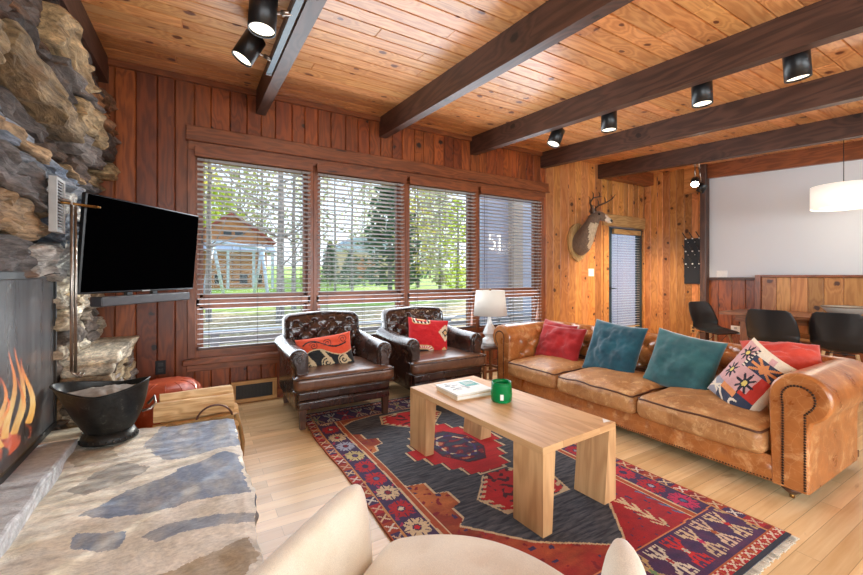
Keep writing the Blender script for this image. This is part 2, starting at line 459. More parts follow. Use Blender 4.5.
# ceiling boards run along x
m = M(); y = YB-.1; ang = math.atan(SL)
while y < WY+.1:
    w = random.uniform(.125, .14)
    x = -1.2-random.uniform(0, 2)
    while x < XR+.2:
        L = random.uniform(2.2, 4.2)
        t = random.uniform(.84, 1.12); tt = (t, t*random.uniform(.94, 1.02), t*random.uniform(.88, 1.02))
        T = TR((0, y, zc(y)), rx=ang)
        m.box(max(x, -1.3), min(x+L, XR+.2), 0, w-.002, 0, .03, b=.006, T=T, g='x', col=tt)
        x += L
    y += w/math.cos(0)
struct('ceiling', m, MT['ceil'], fix=False)
m = M(); m.add([(-1.4, YB-.2, zc(YB-.2)+.04), (XR+.3, YB-.2, zc(YB-.2)+.04), (XR+.3, WY+.3, zc(WY+.3)+.04), (-1.4, WY+.3, zc(WY+.3)+.04),
                (-1.4, YB-.2, zc(YB-.2)+.14), (XR+.3, YB-.2, zc(YB-.2)+.14), (XR+.3, WY+.3, zc(WY+.3)+.14), (-1.4, WY+.3, zc(WY+.3)+.14)],
               [(3, 2, 1, 0), (4, 5, 6, 7), (0, 1, 5, 4), (1, 2, 6, 5), (2, 3, 7, 6), (3, 0, 4, 7)]); struct('ceiling_roof', m, MT['beam'])
# beams
for i, bx in enumerate((.485, 1.755, 3.01, 4.255, 5.515, -.83)):
    m = M(); w = .085
    if i == 5: w = .13
    y0, y1 = YB, WY+.03
    vs = [(x, y, z+o) for y in (y0, y1) for (x, o, z) in ((bx, 0, zb(y)), (bx+w, 0, zb(y)), (bx+w, .222, zb(y)), (bx, .222, zb(y)))]
    m.add(vs, [(0, 1, 2, 3), (7, 6, 5, 4), (0, 4, 5, 1), (1, 5, 6, 2), (2, 6, 7, 3), (3, 7, 4, 0)], g='y')
    t = random.uniform(.88, 1.08); m.c = [(t, t, t)]*len(m.c)
    o = struct('ceiling_beam', m, MT['beam']); o['category'] = 'beam'; o['label'] = 'dark stained ceiling beam'
    if i < 5: o['label'] = ['dark ceiling beam above the fireplace side carrying the track with two spotlights', 'second dark ceiling beam, without any lights, from the fireplace', 'third dark ceiling beam, with the row of spotlights behind it', 'fourth dark ceiling beam from the fireplace', 'darkest ceiling beam nearest the white wall'][i]
    del o['category']

def planks(m, a0, a1, spans, depth, axis, tint=None, wid=(.12, .19), cuts=(), off=0.0, thick=.022):
    """vertical boards; axis 'x' = wall in the xz plane at y=off (front faces -y); 'y' = wall in yz at x=off (front faces -x)"""
    edges = [a0]; stops = sorted(list(cuts)+[a1])
    for st in stops:
        L = st-edges[-1]
        if L < .02: continue
        n = max(1, round(L/random.uniform(*wid))); b0 = edges[-1]
        for k in range(1, n+1): edges.append(b0+L*k/n+(random.uniform(-.016, .016) if 0 < k < n else 0))
    for e0, e1 in zip(edges, edges[1:]):
        mid = (e0+e1)/2
        t = random.uniform(.62, 1.2); c = (t, t*random.uniform(.9, 1.04), t*random.uniform(.82, 1.05))
        if tint: c = tuple(c[i]*tint(mid)[i] for i in range(3))
        for (z0, z1) in spans(mid):
            if axis == 'x': m.box(e0+.0012, e1-.0012, off, off+thick, z0, z1, b=.0065, g='z', col=c)
            else: m.box(off, off+thick, e0+.0012, e1-.0012, z0, z1, b=.0065, g='z', col=c)
WX0, WX1, WZ0, WZ1 = -.02, 4.255, .44, 2.34
DX0, DX1, DZ1 = 5.76, 6.74, 2.0
def sp(x):
    top = 3.02
    if WX0 < x < WX1: return [(0, WZ0), (WZ1, top)]
    if DX0 < x < DX1: return [(DZ1, top)]
    return [(0, top)]
def tint_back(x): return (1, 1, 1)
m = M(); planks(m, -1.0, 4.36, lambda x: sp(x), 0, 'x', None, cuts=(WX0, WX1), off=WY)
m.box(-1.2, WX0, WY+.022, WY+.14, 0, 3.1); m.box(WX0, WX1, WY+.022, WY+.14, 0, WZ0); m.box(WX0, WX1, WY+.022, WY+.14, WZ1, 3.1); m.box(WX1, 4.36, WY+.022, WY+.14, 0, 3.1)
struct('wall_back', m, MT['pine'], fix=False)
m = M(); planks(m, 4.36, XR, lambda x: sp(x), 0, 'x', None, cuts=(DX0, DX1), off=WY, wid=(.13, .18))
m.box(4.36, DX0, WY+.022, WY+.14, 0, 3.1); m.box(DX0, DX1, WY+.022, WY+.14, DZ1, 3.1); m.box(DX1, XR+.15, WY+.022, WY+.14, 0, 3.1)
struct('wall_back_right', m, MT['pine_lit'], fix=False)
# right wall: boards as far as the post, then white above a wainscot
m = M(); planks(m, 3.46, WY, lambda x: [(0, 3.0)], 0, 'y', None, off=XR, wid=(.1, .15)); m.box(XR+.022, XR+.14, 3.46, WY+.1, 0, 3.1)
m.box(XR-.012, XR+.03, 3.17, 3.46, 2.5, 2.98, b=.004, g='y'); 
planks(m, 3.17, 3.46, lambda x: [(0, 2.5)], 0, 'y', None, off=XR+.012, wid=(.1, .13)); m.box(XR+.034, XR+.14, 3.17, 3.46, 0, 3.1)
struct('wall_right', m, MT['pine_lit'], fix=False)
m = M(); m.box(XR+.01, XR+.14, YB, 3.17, 1.13, 3.1); struct('wall_white', m, MT['whitewall'], fix=False)
m = M(); planks(m, YB, 3.17, lambda x: [(0, 1.13)], 0, 'y', None, off=XR, wid=(.13, .19)); m.box(XR+.022, XR+.14, YB, 3.17, 0, 1.13)
struct('wall_wainscot', m, MT['pine'], fix=False)
m = M(); m.box(XR-.03, XR+.02, YB, 3.1, 1.125, 1.165, b=.005, g='y'); struct('trim_1', m, MT['beam'], fix=False)
m = M(); m.box(XR-.11, XR+.03, 3.1, 3.18, 0, 2.9, b=.006, g='z'); struct('trim_2', m, MT['beam'], fix=False)
m = M()   # board over the white wall, rising with the roof
vs = []
for y in (YB, 3.14):
    vs += [(XR-.05, y, zb(y)+.005), (XR+.02, y, zb(y)+.005), (XR+.02, y, zc(y)+.02), (XR-.05, y, zc(y)+.02)]
m.add(vs, [(0, 1, 2, 3), (7, 6, 5, 4), (0, 4, 5, 1), (1, 5, 6, 2), (2, 6, 7, 3), (3, 7, 4, 0)], g='y'); struct('trim_3', m, MT['trim'])
m = M(); m.box(5.6, XR, 3.96, 4.1, 2.74, 2.97, b=.004, g='x'); struct('trim_4', m, MT['trim'], fix=False)
m = M(); m.box(-.75, 4.36, WY-.03, WY+.01, 2.905, 2.96, b=.004, g='x'); struct('trim_5', m, MT['trim'], fix=False)
# wall behind the camera with a wide window added for fill light, and the wall behind the fireplace
m = M(); planks(m, -1.3, XR+.1, lambda x: [(0, .5), (2.2, 2.6)] if .2 < x < 5.4 else [(0, 2.6)], 0, 'x', None, cuts=(.2, 5.4), off=YB-.03, wid=(.2, .3))
struct('wall_front', m, MT['pine_lit'], fix=False)
m = M(); m.box(.2, 5.4, YB-.1, YB-.02, .5, .56, b=.004, g='x'); m.box(.2, 5.4, YB-.1, YB-.02, 2.14, 2.2, b=.004, g='x')
for x in (.2, 1.9, 3.6, 5.34): m.box(x, x+.06, YB-.1, YB-.02, .56, 2.14, b=.004, g='z')
w5 = struct('window_5', m, MT['trim'], fix=False); m = M(); m.box(.25, 5.36, YB-.065, YB-.06, .55, 2.15); obj('window_glass', m, MT['glass'], w5)
m = M(); m.box(-1.6, -1.35, -.3, WY+.15, 0, 3.1); m.box(-1.45, -1.35, YB-.1, -3.4, 0, 3.1); m.box(-1.45, -1.35, -3.4, -.3, 0, .55); m.box(-1.45, -1.35, -3.4, -.3, 2.15, 3.1); m.box(-1.35, -.75, .3, .36, 0, 3.1); struct('wall_left_core', m, MT['coal'], fix=False)

m = M()
for y in (-3.4, -2.4, -1.4, -.36): m.box(-1.44, -1.36, y, y+.06, .6, 2.1, b=.004, g='z')
m.box(-1.44, -1.36, -3.4, -.3, .55, .6, b=.004, g='y'); m.box(-1.44, -1.36, -3.4, -.3, 2.1, 2.15, b=.004, g='y')
w6 = struct('window_6', m, MT['trim'], fix=False); m = M(); m.box(-1.405, -1.4, -3.38, -.32, .6, 2.1); obj('window_glass', m, MT['glass'], w6)  # added left window, unseen, an opening for the fill lamp
# ------------------------------------------------------------ windows
m = M(); m.box(-.085, 4.385, WY-.035, WY+.01, 2.4, 2.525, b=.006, g='x'); m.box(-.085, 4.385, WY-.055, WY+.01, 2.385, 2.402, b=.004, g='x')
struct('trim_6', m, MT['trim'], fix=False)
m = M(); m.box(-.07, 4.33, WY-.02, WY+.03, 2.31, 2.388, b=.004, g='x')
m.box(-.075, -.01, WY-.02, WY+.03, .46, 2.31, b=.004, g='z'); m.box(4.235, 4.3, WY-.02, WY+.03, .46, 2.31, b=.004, g='z')
struct('trim_7', m, MT['trim'], fix=False)
m = M(); m.box(-.11, 4.36, WY-.075, WY+.03, .405, .455, b=.008, g='x'); m.box(-.08, 4.33, WY-.02, WY+.005, .34, .405, b=.004, g='x'); struct('trim_8', m, MT['trim'], fix=False)
bays = [(-.01, 1.0), (1.055, 2.055), (2.11, 3.075), (3.13, 4.235)]
for i, (a, b) in enumerate(bays):
    m = M(); y0, y1 = WY+.0, WY+.12
    jl = -.02 if i == 0 else a-.0275; jr = b+.0275 if i < 3 else 4.255
    m.box(jl, a+.03, y0, y1, .455, 2.31, b=.003, g='z'); m.box(b-.03, jr, y0, y1, .455, 2.31, b=.003, g='z')
    m.box(a, b, y0+.01, y1, 2.24, 2.31, b=.003, g='x'); m.box(a, b, y0+.01, y1, .455, .52, b=.003, g='x')
    m.box(a, b, y0, y1, .915, .992, b=.004, g='x')
    m.box(a+.03, b-.03, y0+.06, y1-.01, .992, 1.02, b=.003, g='x'); m.box(a+.03, b-.03, y0+.06, y1-.01, .885, .915, b=.003, g='x')
    m.box(a+.03, a+.06, y0+.06, y1-.01, .5, 2.25, b=.003, g='z'); m.box(b-.06, b-.03, y0+.06, y1-.01, .5, 2.25, b=.003, g='z')
    w = struct('window_%d' % (i+1), m, MT['trim'], fix=False)
    g_ = M(); g_.box(a+.05, b-.05, WY+.088, WY+.092, .51, .9); obj('lower_pane', g_, MT['glass'], w)
    g_ = M(); g_.box(a+.05, b-.05, WY+.088, WY+.092, 1.01, 2.25); obj('upper_pane', g_, MT['glass'], w)
# blinds: one per bay
pos = ['leftmost window, next to the television', 'second window from the left, behind the near armchair', 'third window from the left, behind the far armchair', 'rightmost window, behind the white lamp']
for i, (a, b) in enumerate(bays):
    t = thing('venetian_blind', 'slatted blind on the '+pos[i], 'blind', ((a+b)/2, WY-.03, .5), group='blinds on the big windows')
    hw = (b-a)/2-.012
    v = M(); v.box(-hw-.02, hw+.02, -.045, -.03, 1.745, 1.835, b=.003, g='x'); v.box(-hw-.02, hw+.02, -.03, .02, 1.79, 1.83, b=.002, g='x'); obj('valance', v, MT['trim'], t, fix=False)
    s_ = M(); z = .085; n = 0
    while z < 1.74:
        T = TR((0, 0, z), rx=R(-9)+random.uniform(-.02, .02))
        s_.add([(-hw, -.024, 0), (hw, -.024, 0), (hw, 0, .003), (-hw, 0, .003), (hw, .024, 0), (-hw, .024, 0), (-hw, -.024, -.0025), (hw, -.024, -.0025), (hw, 0, .0005), (-hw, 0, .0005), (hw, .024, -.0025), (-hw, .024, -.0025)],
               [(0, 1, 2, 3), (3, 2, 4, 5), (7, 6, 9, 8), (8, 9, 11, 10), (6, 7, 1, 0), (5, 4, 10, 11), (1, 7, 8, 2), (2, 8, 10, 4), (0, 3, 9, 6), (3, 5, 11, 9)], T)
        z += .0445
    obj('slats', s_, MT['slat'], t, fix=False)
    r_ = M(); r_.box(-hw, hw, -.026, .026, .03, .052, b=.004, g='x'); obj('bottom_rail', r_, MT['beam'], t, fix=False)
    c_ = M()
    for x in (-hw+.09, 0, hw-.09):
        for yy in (-.026, .026): c_.box(x-.0012, x+.0012, yy-.001, yy+.001, .04, 1.8)
    c_.box(-hw+.05, -hw+.053, -.034, -.031, .25 if i == 0 else .75, 1.8)
    obj('ladder_cord', c_, MT['cord'], t, fix=False)
# ------------------------------------------------------------ glazed side door
m = M(); m.box(5.62, XR-.01, WY-.035, WY+.01, 2.0, 2.19, b=.012, g='x'); struct('trim_9', m, MT['old_beam'], fix=False)
m = M(); m.box(5.64, 5.77, WY-.02, WY+.02, 0, 2.0, b=.004, g='z'); m.box(6.735, 6.765, WY-.02, WY+.02, 0, 2.0, b=.004, g='z'); struct('trim_10', m, MT['pine_lit'], fix=False)
MT['teal_paint'] = plain('dark_teal_door_paint', S(38, 58, 66), .4)
m = M(); m.box(5.77, 5.9, WY+.02, WY+.06, .01, 1.99, b=.004, g='z'); m.box(6.6, 6.735, WY+.02, WY+.06, .01, 1.99, b=.004, g='z')
m.box(5.9, 6.6, WY+.02, WY+.06, 1.88, 1.99, b=.004, g='x'); m.box(5.9, 6.6, WY+.02, WY+.06, .01, .28, b=.004, g='x')
d = struct('door_1', m, MT['teal_paint'], fix=False)
g_ = M(); g_.box(5.9, 6.6, WY+.038, WY+.043, .28, 1.88); obj('door_glass', g_, MT['glass'], d)
h = M(); h.tube([(5.84, WY-.005, .98), (5.84, WY-.04, .98), (5.93, WY-.04, .98)], .009); h.lathe([(.03, 0), (.03, .01)], T=TR((5.84, WY+.018, .98), rx=R(90))); obj('door_handle', h, MT['iron'], d)
t = thing('venetian_blind', 'narrow horizontal slatted blind with pale valance hanging on the glazed door', 'blind', (6.25, WY-.005, .3))
v = M(); v.box(-.36, .37, -.03, .015, 1.58, 1.66, b=.003, g='x'); obj('valance', v, MT['old_beam'], t, fix=False)
s_ = M(); z = .06
while z < 1.57:
    s_.box(-.35, .35, -.02, .02, z, z+.0025, T=TR((0, 0, 0))); z += .042
obj('slats', s_, MT['slat'], t, fix=False)
r_ = M(); r_.box(-.35, .35, -.022, .022, .02, .04, b=.003, g='x'); obj('bottom_rail', r_, MT['old_beam'], t, fix=False)
c_ = M()
for x in (-.27, .27): c_.box(x-.001, x+.001, -.022, -.02, .03, 1.6)
obj('ladder_cord', c_, MT['cord'], t, fix=False)
# baseboards
m = M(); m.box(-.35, 4.36, WY-.012, WY+.005, 0, .09, b=.003, g='x'); m.box(4.36, 5.63, WY-.012, WY+.005, 0, .09, b=.003, g='x'); struct('baseboard_back', m, MT['pine'], fix=False)
m = M(); m.box(XR-.012, XR+.01, YB, 4.1, 0, .09, b=.003, g='y'); struct('baseboard_right', m, MT['pine'], fix=False)

# ------------------------------------------------------------ stone chimney wall and firebox
CT = [S(120, 116, 112), S(96, 100, 108), S(140, 128, 112), S(150, 112, 74), S(112, 84, 62), S(84, 76, 72), S(160, 138, 108), S(176, 166, 150)]
def stone_block(m, cx, cy, cz, sx, sy, sz, col, rot=0.0, amp=.03, n=7, tilt=0.0):
    sd = random.uniform(0, 100)
    T = TR((cx, cy, cz), rx=rot, rz=tilt)
    w1, w2 = random.uniform(-.35, .35), random.uniform(-.35, .35)
    def fn(p):
        q = Vector((sd, p.y*5.0, p.z*13+p.x*3)); q2 = Vector((p.x*16, p.y*11+sd, p.z*34))
        d = (.5-noise.voronoi(q)[0][0])*amp*1.7+(.4-noise.voronoi(q2)[0][0])*amp*.55
        a = p.y/(sy/2)
        taper = 1-.45*max(0, a-.35-w1)-.45*max(0, -a-.35+w2)
        wob = nz(p.y*5+sd, p.z*2)*sz*.28
        return (p.x+(d if p.x > 0 else 0), p.y+.1*sy*nz(p.z*12, sd), p.z*taper+wob)
    m.rbox(0, 0, 0, sx, sy, sz, min(sx, sy, sz)*.16, n=n, k_=1, fn=fn, T=T, col=col, smooth=False)
FY0, FY1, FZ0, FZ1 = 1.88, 2.95, .34, 1.16        # firebox opening
m = M()
def bk(y0, y1, z0, z1): m.box(-1.35, XL+.0, y0, y1, z0, z1, col=S(60, 54, 50))  # dark backing; shadow in the gaps between stones put into its colour
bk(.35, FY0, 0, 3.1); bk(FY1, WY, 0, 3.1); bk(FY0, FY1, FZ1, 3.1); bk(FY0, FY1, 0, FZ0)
random.seed(21)
def pick(z):
    r = random.random()
    if z > 1.85: pal = [S(150, 104, 66), S(176, 126, 74), S(118, 88, 66), S(96, 82, 74), S(140, 130, 124), S(84, 64, 52), S(176, 150, 112)]
    elif z > 1.15: pal = [S(140, 146, 156), S(104, 114, 130), S(170, 168, 164), S(96, 90, 88), S(160, 132, 98), S(120, 130, 146)]
    else: pal = [S(206, 196, 176), S(164, 150, 130), S(112, 100, 90), S(180, 164, 138)]
    c = random.choice(pal); k = random.uniform(.5, 1.05) if z > 1.85 else random.uniform(.7, 1.15); return tuple(a*k for a in c)
z = .0
while z < 2.98:
    h = random.choice([.05, .08, .11, .15, .19]) if z > 1.15 else random.uniform(.05, .11)
    y = .4-random.uniform(0, .4)
    while y < WY-.02:
        L = random.uniform(.35, 1.05) if z > 1.15 else random.uniform(.16, .4)
        if y+L > WY: L = WY-y-.005
        if L < .1: break
        cy, cz = y+L/2, z+h/2
        inop = (FY0-.03 < y+L and y < FY1+.03 and FZ0-.03 < z+h-.02 and z+.02 < FZ1+.02)
        if inop:
            if y < FY0-.12: L = FY0-y; cy = y+L/2
            elif y+L > FY1+.12: y2 = y+L; y = FY1; L = y2-y; cy = y+L/2
            else: y += L; continue
        pr_ = random.uniform(.03, .06) if z > 2.56 else random.uniform(.1, .2) if z > 1.95 else random.uniform(.05, .11)
        stone_block(m, XL+pr_/2-.03, cy, cz, pr_+.06, L*1.02, h*1.04, pick(z), rot=random.uniform(-.09, .09) if z > 1.1 else random.uniform(-.05, .05), amp=.05 if z > 1.15 else .035, n=11)
        y += L
    z += h*.93
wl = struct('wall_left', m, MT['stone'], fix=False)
# top board along the chimney
m = M(); vs = []
for y in (YB, WY+.0):
    vs += [(-.7, y, zc(y)-.2), (-.62, y, zc(y)-.2), (-.62, y, zc(y)+.01), (-.7, y, zc(y)+.01)]
m.add(vs, [(0, 1, 2, 3), (7, 6, 5, 4), (0, 4, 5, 1), (1, 5, 6, 2), (2, 6, 7, 3), (3, 7, 4, 0)], g='y'); struct('trim_11', m, MT['beam'])
# low stone ledge in the corner
m = M(); random.seed(5)
z = 0.0
while z < .62:
    h = random.uniform(.04, .085)
    y = 3.12
    while y < WY-.02:
        L = min(random.uniform(.2, .5), WY-.01-y)
        if L < .08: break
        stone_block(m, -.6+random.uniform(-.02, .02), y+L/2, z+h/2, .3, L*1.04, h*1.12, random.choice([S(190, 180, 160), S(150, 136, 114), S(110, 96, 82), S(176, 158, 124), S(140, 134, 128)]), rot=random.uniform(-.08, .08), amp=.03, n=6)
        y += L
    x = -.56
    while x < -.44:
        stone_block(m, x, 3.13, z+h/2, .24, .16, h*1.1, random.choice([S(190, 180, 160), S(150, 136, 114), S(110, 96, 82)]), amp=.02, n=4); x += .14
    z += h*.92
stone_block(m, -.585, 3.4, .675, .32, .62, .06, S(206, 196, 176), amp=.015, n=8); stone_block(m, -.58, 3.88, .672, .31, .5, .055, S(196, 184, 160), amp=.02, n=8)
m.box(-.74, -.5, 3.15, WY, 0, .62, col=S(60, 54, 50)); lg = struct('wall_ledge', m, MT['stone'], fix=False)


# hearth: raised flagstone slab with coloured patches
from mathutils.geometry import intersect_point_tri_2d
def inpoly(x, y, P):
    c = False; j = len(P)-1
    for i in range(len(P)):
        xi, yi = P[i]; xj, yj = P[j]
        if (yi > y) != (yj > y) and x < (xj-xi)*(y-yi)/(yj-yi)+xi: c = not c
        j = i
    return c
HZ = .3
PT = [[(-0.223, 2.645), (-0.148, 2.83), (0.207, 2.764), (0.187, 2.348), (0.054, 2.322), (-0.043, 2.298), (-0.136, 2.325), (-0.241, 2.573)] ,
[(-0.385, 1.939), (-0.24, 2.084), (-0.056, 2.182), (0.119, 2.269), (0.18, 2.223), (0.189, 1.815), (-0.034, 1.827), (-0.271, 1.872)] ,
[(-0.466, 2.201), (-0.408, 2.349), (-0.304, 2.393), (-0.192, 2.284), (-0.249, 2.16), (-0.404, 2.125)] ,
[(-0.375, 1.771), (-0.366, 1.822), (-0.218, 1.758), (-0.217, 1.667), (-0.279, 1.662), (-0.346, 1.722)] ,
[(-0.158, 1.683), (-0.09, 1.719), (0.04, 1.721), (0.204, 1.658), (0.192, 1.599), (0.038, 1.632), (-0.106, 1.63)] ,
[(-0.121, 1.44), (0.034, 1.468), (0.19, 1.511), (0.188, 1.407), (0.117, 1.292)] ,
[(-0.584, 2.626), (-0.488, 2.642), (-0.381, 2.629), (-0.333, 2.502), (-0.495, 2.462)] ]
PC = [S(146, 158, 178), S(132, 146, 168), S(176, 174, 168), S(138, 152, 172), S(150, 158, 170), S(178, 158, 126), S(190, 182, 164), S(150, 158, 170)]
def hedge(y): return .2+.02*nz(y*3, 4)+.012*nz(y*14, 9)-.03*max(0, (1.9-y))
def hcol(x, y):
    xx = x+.022*nz(x*9, y*9, 3)+.01*nz(x*40, y*40); yy = y+.022*nz(x*9, y*9, 8)+.01*nz(x*40, y*40, 5)
    for P, c in zip(PT, PC):
        if inpoly(xx, yy, P):
            return lerp(c, S(206, 198, 180), max(0, .2+.5*noise.fractal(Vector((x*12, y*5, 2)), .8, 2, 4)))
    return lerp(S(240, 235, 222), S(218, 208, 186), max(0, .3+.7*noise.fractal(Vector((x*7, y*7, 0)), .8, 2, 4)))
m = M(); HY0, HY1 = .85, 2.78
def hfn(u, v):
    y = HY0+(HY1-HY0)*v; x0 = -.76; x1 = hedge(y); x = x0+(x1-x0)*u
    y += max(0, (v-.9)/.1)*(.02*nz(x*6, 3)+.17*(1-u))
    z = HZ+.012*noise.fractal(Vector((x*3, y*3, 7)), .8, 2, 4)-.012*max(0, (u-.96)/.04)
    return (x, y, z)
m.grid(hfn, 240, 440, cf=lambda u, v: hcol(-.76+.96*u, HY0+(HY1-HY0)*v), off=(0, 0))
def side(u, v):   # right-hand face
    y = HY0+(HY1-HY0)*u; z = HZ*(1-v)
    x = hedge(y)+.02*noise.fractal(Vector((y*4, z*18, 3)), .8, 2, 3)*min(1, v*6)-.01*v
    p = hfn(1, u)
    return p if v == 0 else (x, y, z)
m.grid(side, 120, 14, cf=lambda u, v: lerp(S(190, 178, 152), S(110, 120, 138), max(0, min(1, .5+1.4*nz(u*9, v*5, 2)))))
def backf(u, v):
    p = hfn(u, 1); return (p[0], p[1]-.01*v+.01*nz(u*9, v*6), p[2] if v == 0 else HZ*(1-v))
m.grid(backf, 40, 8, cf=lambda u, v: S(170, 158, 134))
def frontf(u, v):
    p = hfn(u, 0); return (p[0], p[1], p[2] if v == 0 else HZ*(1-v))
m.grid(frontf, 40, 4, cf=lambda u, v: S(170, 158, 134))
he = struct('hearth_slab', m, MT['hearth'])
m = M(); random.seed(3)
stone_block(m, -.615, 2.05, .325, .16, 1.35, .07, S(196, 200, 206), amp=.012, n=16); stone_block(m, -.61, 2.83, .335, .17, .19, .06, S(196, 186, 164), amp=.01, n=6)
struct('hearth_rim', m, MT['hearth'], fix=False)
m = M(); m.box(-1.34, -.77, FY0, FY1, FZ0-.04, FZ0); m.box(-1.35, -1.32, FY0, FY1, FZ0, FZ1); struct('firebox_lining', m, MT['coal'], fix=False)
# ------------------------------------------------------------ fire, screen
q = N('fire_screen_glass'); tr = q.n('ShaderNodeBsdfTransparent', {'Color': (.8, .8, .8, 1)})
pp = q.n('ShaderNodeBsdfPrincipled', {'Base Color': (*S(118, 120, 122), 1), 'Roughness': .35})
fac = q.math('MULTIPLY_ADD', q.noise(q.vmul(q.ob(), (1, 14, 2)), 1, 4), .35, .3)
mx = q.n('ShaderNodeMixShader', {0: fac}); q.t.links.new(tr.outputs[0], mx.inputs[1]); q.t.links.new(pp.outputs[0], mx.inputs[2]); MT['scr'] = q.out(mx)
t = thing('fireplace_screen', 'black framed glass fire screen standing in front of the burning fire', 'fire screen', (-.685, 2.37, .36))
m = M()
for (y0, y1, z0, z1) in ((-.605, .605, .0, .03), (-.605, .605, .82, .855), (-.605, -.575, .03, .82), (.578, .605, .03, .82)): m.box(-.012, .012, y0, y1, z0, z1, b=.003)
obj('frame', m, MT['iron'], t, fix=False)
m = M(); m.box(-.003, .003, -.575, .578, .03, .82); obj('screen_panel', m, MT['scr'], t)
m = M(); m.tube([(.02, .36, .84), (.045, .4, .85), (.045, .5, .848), (.02, .53, .84)], .005); obj('handle', m, MT['iron'], t)
q = N('flame'); z = q.n('ShaderNodeSeparateXYZ', {0: q.n('ShaderNodeTexCoord').outputs['Generated']}).outputs[2]
cc = q.ramp(z, [(0, (1, .45, .08)), (.35, (1, .62, .2)), (.7, (1, .3, .04)), (1, (.9, .1, .01))])
MT['flame'] = q.out(q.n('ShaderNodeEmission', {'Color': cc, 'Strength': 3.2}))
random.seed(11)
def flame(y, x, h, w):
    m = M(); pts = []; rs = []
    for i in range(9):
        s = i/8; pts.append((x+.02*math.sin(s*5+y*9), y+.03*math.sin(s*4+y*20)*s, FZ0+.1+h*s)); rs.append((w*(math.sin(PI*min(1, .25+s*.75))**.8)*(1-s*.55)+.001, w*.5*(1-s)+.001))
    m.tube(pts, rs, 8); return m
fl = [(2.3, .2), (2.4, .3), (2.47, .22), (2.54, .3), (2.61, .4), (2.67, .26), (2.74, .4), (2.82, .34)]
for i, (y, h) in enumerate(fl):
    o = solo('flame', 'orange tongue of flame rising from the logs behind the fire screen', 'flame', flame(y, -.765+.012*(i % 3), h, .024), MT['flame'], group='flames in the fireplace')
q = N('glowing_charred_log'); a = q.noise(q.vmul(q.ob(), (9, 9, 9)), 1, 4)
e = q.n('ShaderNodeEmission', {'Color': (1, .12, .02, 1), 'Strength': 2.2}); b = q.n('ShaderNodeBsdfDiffuse', {'Color': (.02, .015, .012, 1)})
mx = q.n('ShaderNodeMixShader', {0: q.rng(a, .48, .6)}); q.t.links.new(b.outputs[0], mx.inputs[1]); q.t.links.new(e.outputs[0], mx.inputs[2]); MT['ember'] = q.out(mx)
for i, (x, z, a, lb) in enumerate(((-.88, .05, 3, 'lowest charred log glowing at the back of the fire'), (-.79, .05, -2, 'charred glowing log at the front of the fire'), (-.83, .13, 0, 'topmost charred log with flames around it'))):
    m = M(); pts = [(0, -.33+.66*j/8, 0.0) for j in range(9)]
    m.tube(pts, [.045+.006*nz(j, i) for j in range(9)], 12, T=TR((x, 2.5, FZ0+z), rz=R(a)))
    solo('burning_log', lb, 'log', m, MT['ember'])

# ------------------------------------------------------------ television, sound bar
import mathutils
A = Vector((-.53, 2.82, 0)); B = Vector((0.0, 3.54, 0)); mid = (A+B)/2; tvrz = math.atan2(B.y-A.y, B.x-A.x)
t = thing('television', 'large black flat television tilted down on the corner wall', 'television', (mid.x, mid.y, 1.09), tvrz)
W_ = (B-A).length; tl_ = R(5)
Tv = TR((0, 0, .0), rx=tl_) @ TR((0, .03, 0))
def fix(m, T):
    m.v = [tuple(T @ Vector(p)) for p in m.v]; return m
m = M(); m.box(-W_/2, W_/2, 0, .035, 0, .56, b=.006); m.box(-.3, .3, .035, .07, .08, .45, b=.01); obj('housing', fix(m, Tv), MT['black'], t)
m = M(); m.box(-W_/2+.008, W_/2-.008, -.002, .002, .012, .552); obj('screen', fix(m, Tv), MT['screen'], t)
m = M(); m.box(-.03, .03, -.004, 0, .003, .009); obj('maker_badge', fix(m, Tv), MT['lgrey'], t)
m = M(); m.box(-.1, .1, .05, .08, .12, .4, b=.004); m.tube([(0, .08, .27), (-.05, .25, .27), (-.2, .34, .27)], .02)
m.box(-.26, -.14, .33, .36, .15, .4, b=.003); obj('wall_bracket', m, MT['blackmetal'], t)
m = M(); m.box(-.37, .33, -.045, .035, 0, .055, b=.006)
t2 = thing('soundbar', 'slim dark grey soundbar mounted under the television', 'speaker', (mid.x-.01, mid.y, 1.02), tvrz)
obj('bar_body', m, plain('charcoal_plastic', S(66, 66, 70), .5), t2, fix=False)
for x in (-.1, .1):
    m = M(); m.box(x-.02, x+.02, .037, .06, .0, .09); obj('bracket', m, MT['blackmetal'], t2)
# vent in the chimney, poker rods
t = thing('air_vent', 'light grey louvred vent set in the stone chimney above the fire screen', 'vent', (-.6, 2.72, 1.416), R(90))
m = M(); m.box(-.075, -.06, 0, .03, 0, .275); m.box(.06, .075, 0, .03, 0, .275); m.box(-.06, .06, 0, .03, 0, .015); m.box(-.06, .06, 0, .03, .26, .275); obj('frame', m, MT['lgrey'], t, fix=False)
m = M()
for k in range(16): m.box(-.06, .06, .006, .02, .018+k*.0155, .024+k*.0155)
m.box(-.06, .06, .024, .03, .01, .27); obj('louvres', m, plain('vent_louvre', S(150, 150, 150), .5), t, fix=False)
for i, (y, z0, z1, lb) in enumerate(((2.72, .7, 1.56, 'thin steel fire tool hanging in front of the chimney, nearer the fire screen'), (2.8, .68, 1.56, 'thin steel fire tool hanging in front of the chimney, nearer the television'))):
    t = thing('fire_poker', lb, 'fire tool', (-.56, y, z0))
    m = M(); m.tube([(0, 0, 0), (0, 0, z1-z0)], .007); obj('shaft', m, MT['steel'], t)
    m = M(); m.tube([(0, 0, z1-z0), (.0, .0, z1-z0+.02), (-.035, 0, z1-z0+.03), (-.06, 0, z1-z0+.015)], .006); obj('hook', m, MT['steel'], t)
    m = M(); m.tube([(0, 0, .0), (.02, .01, -.03), (.03, .02, -.01)], .006); obj('tip', m, MT['steel'], t)
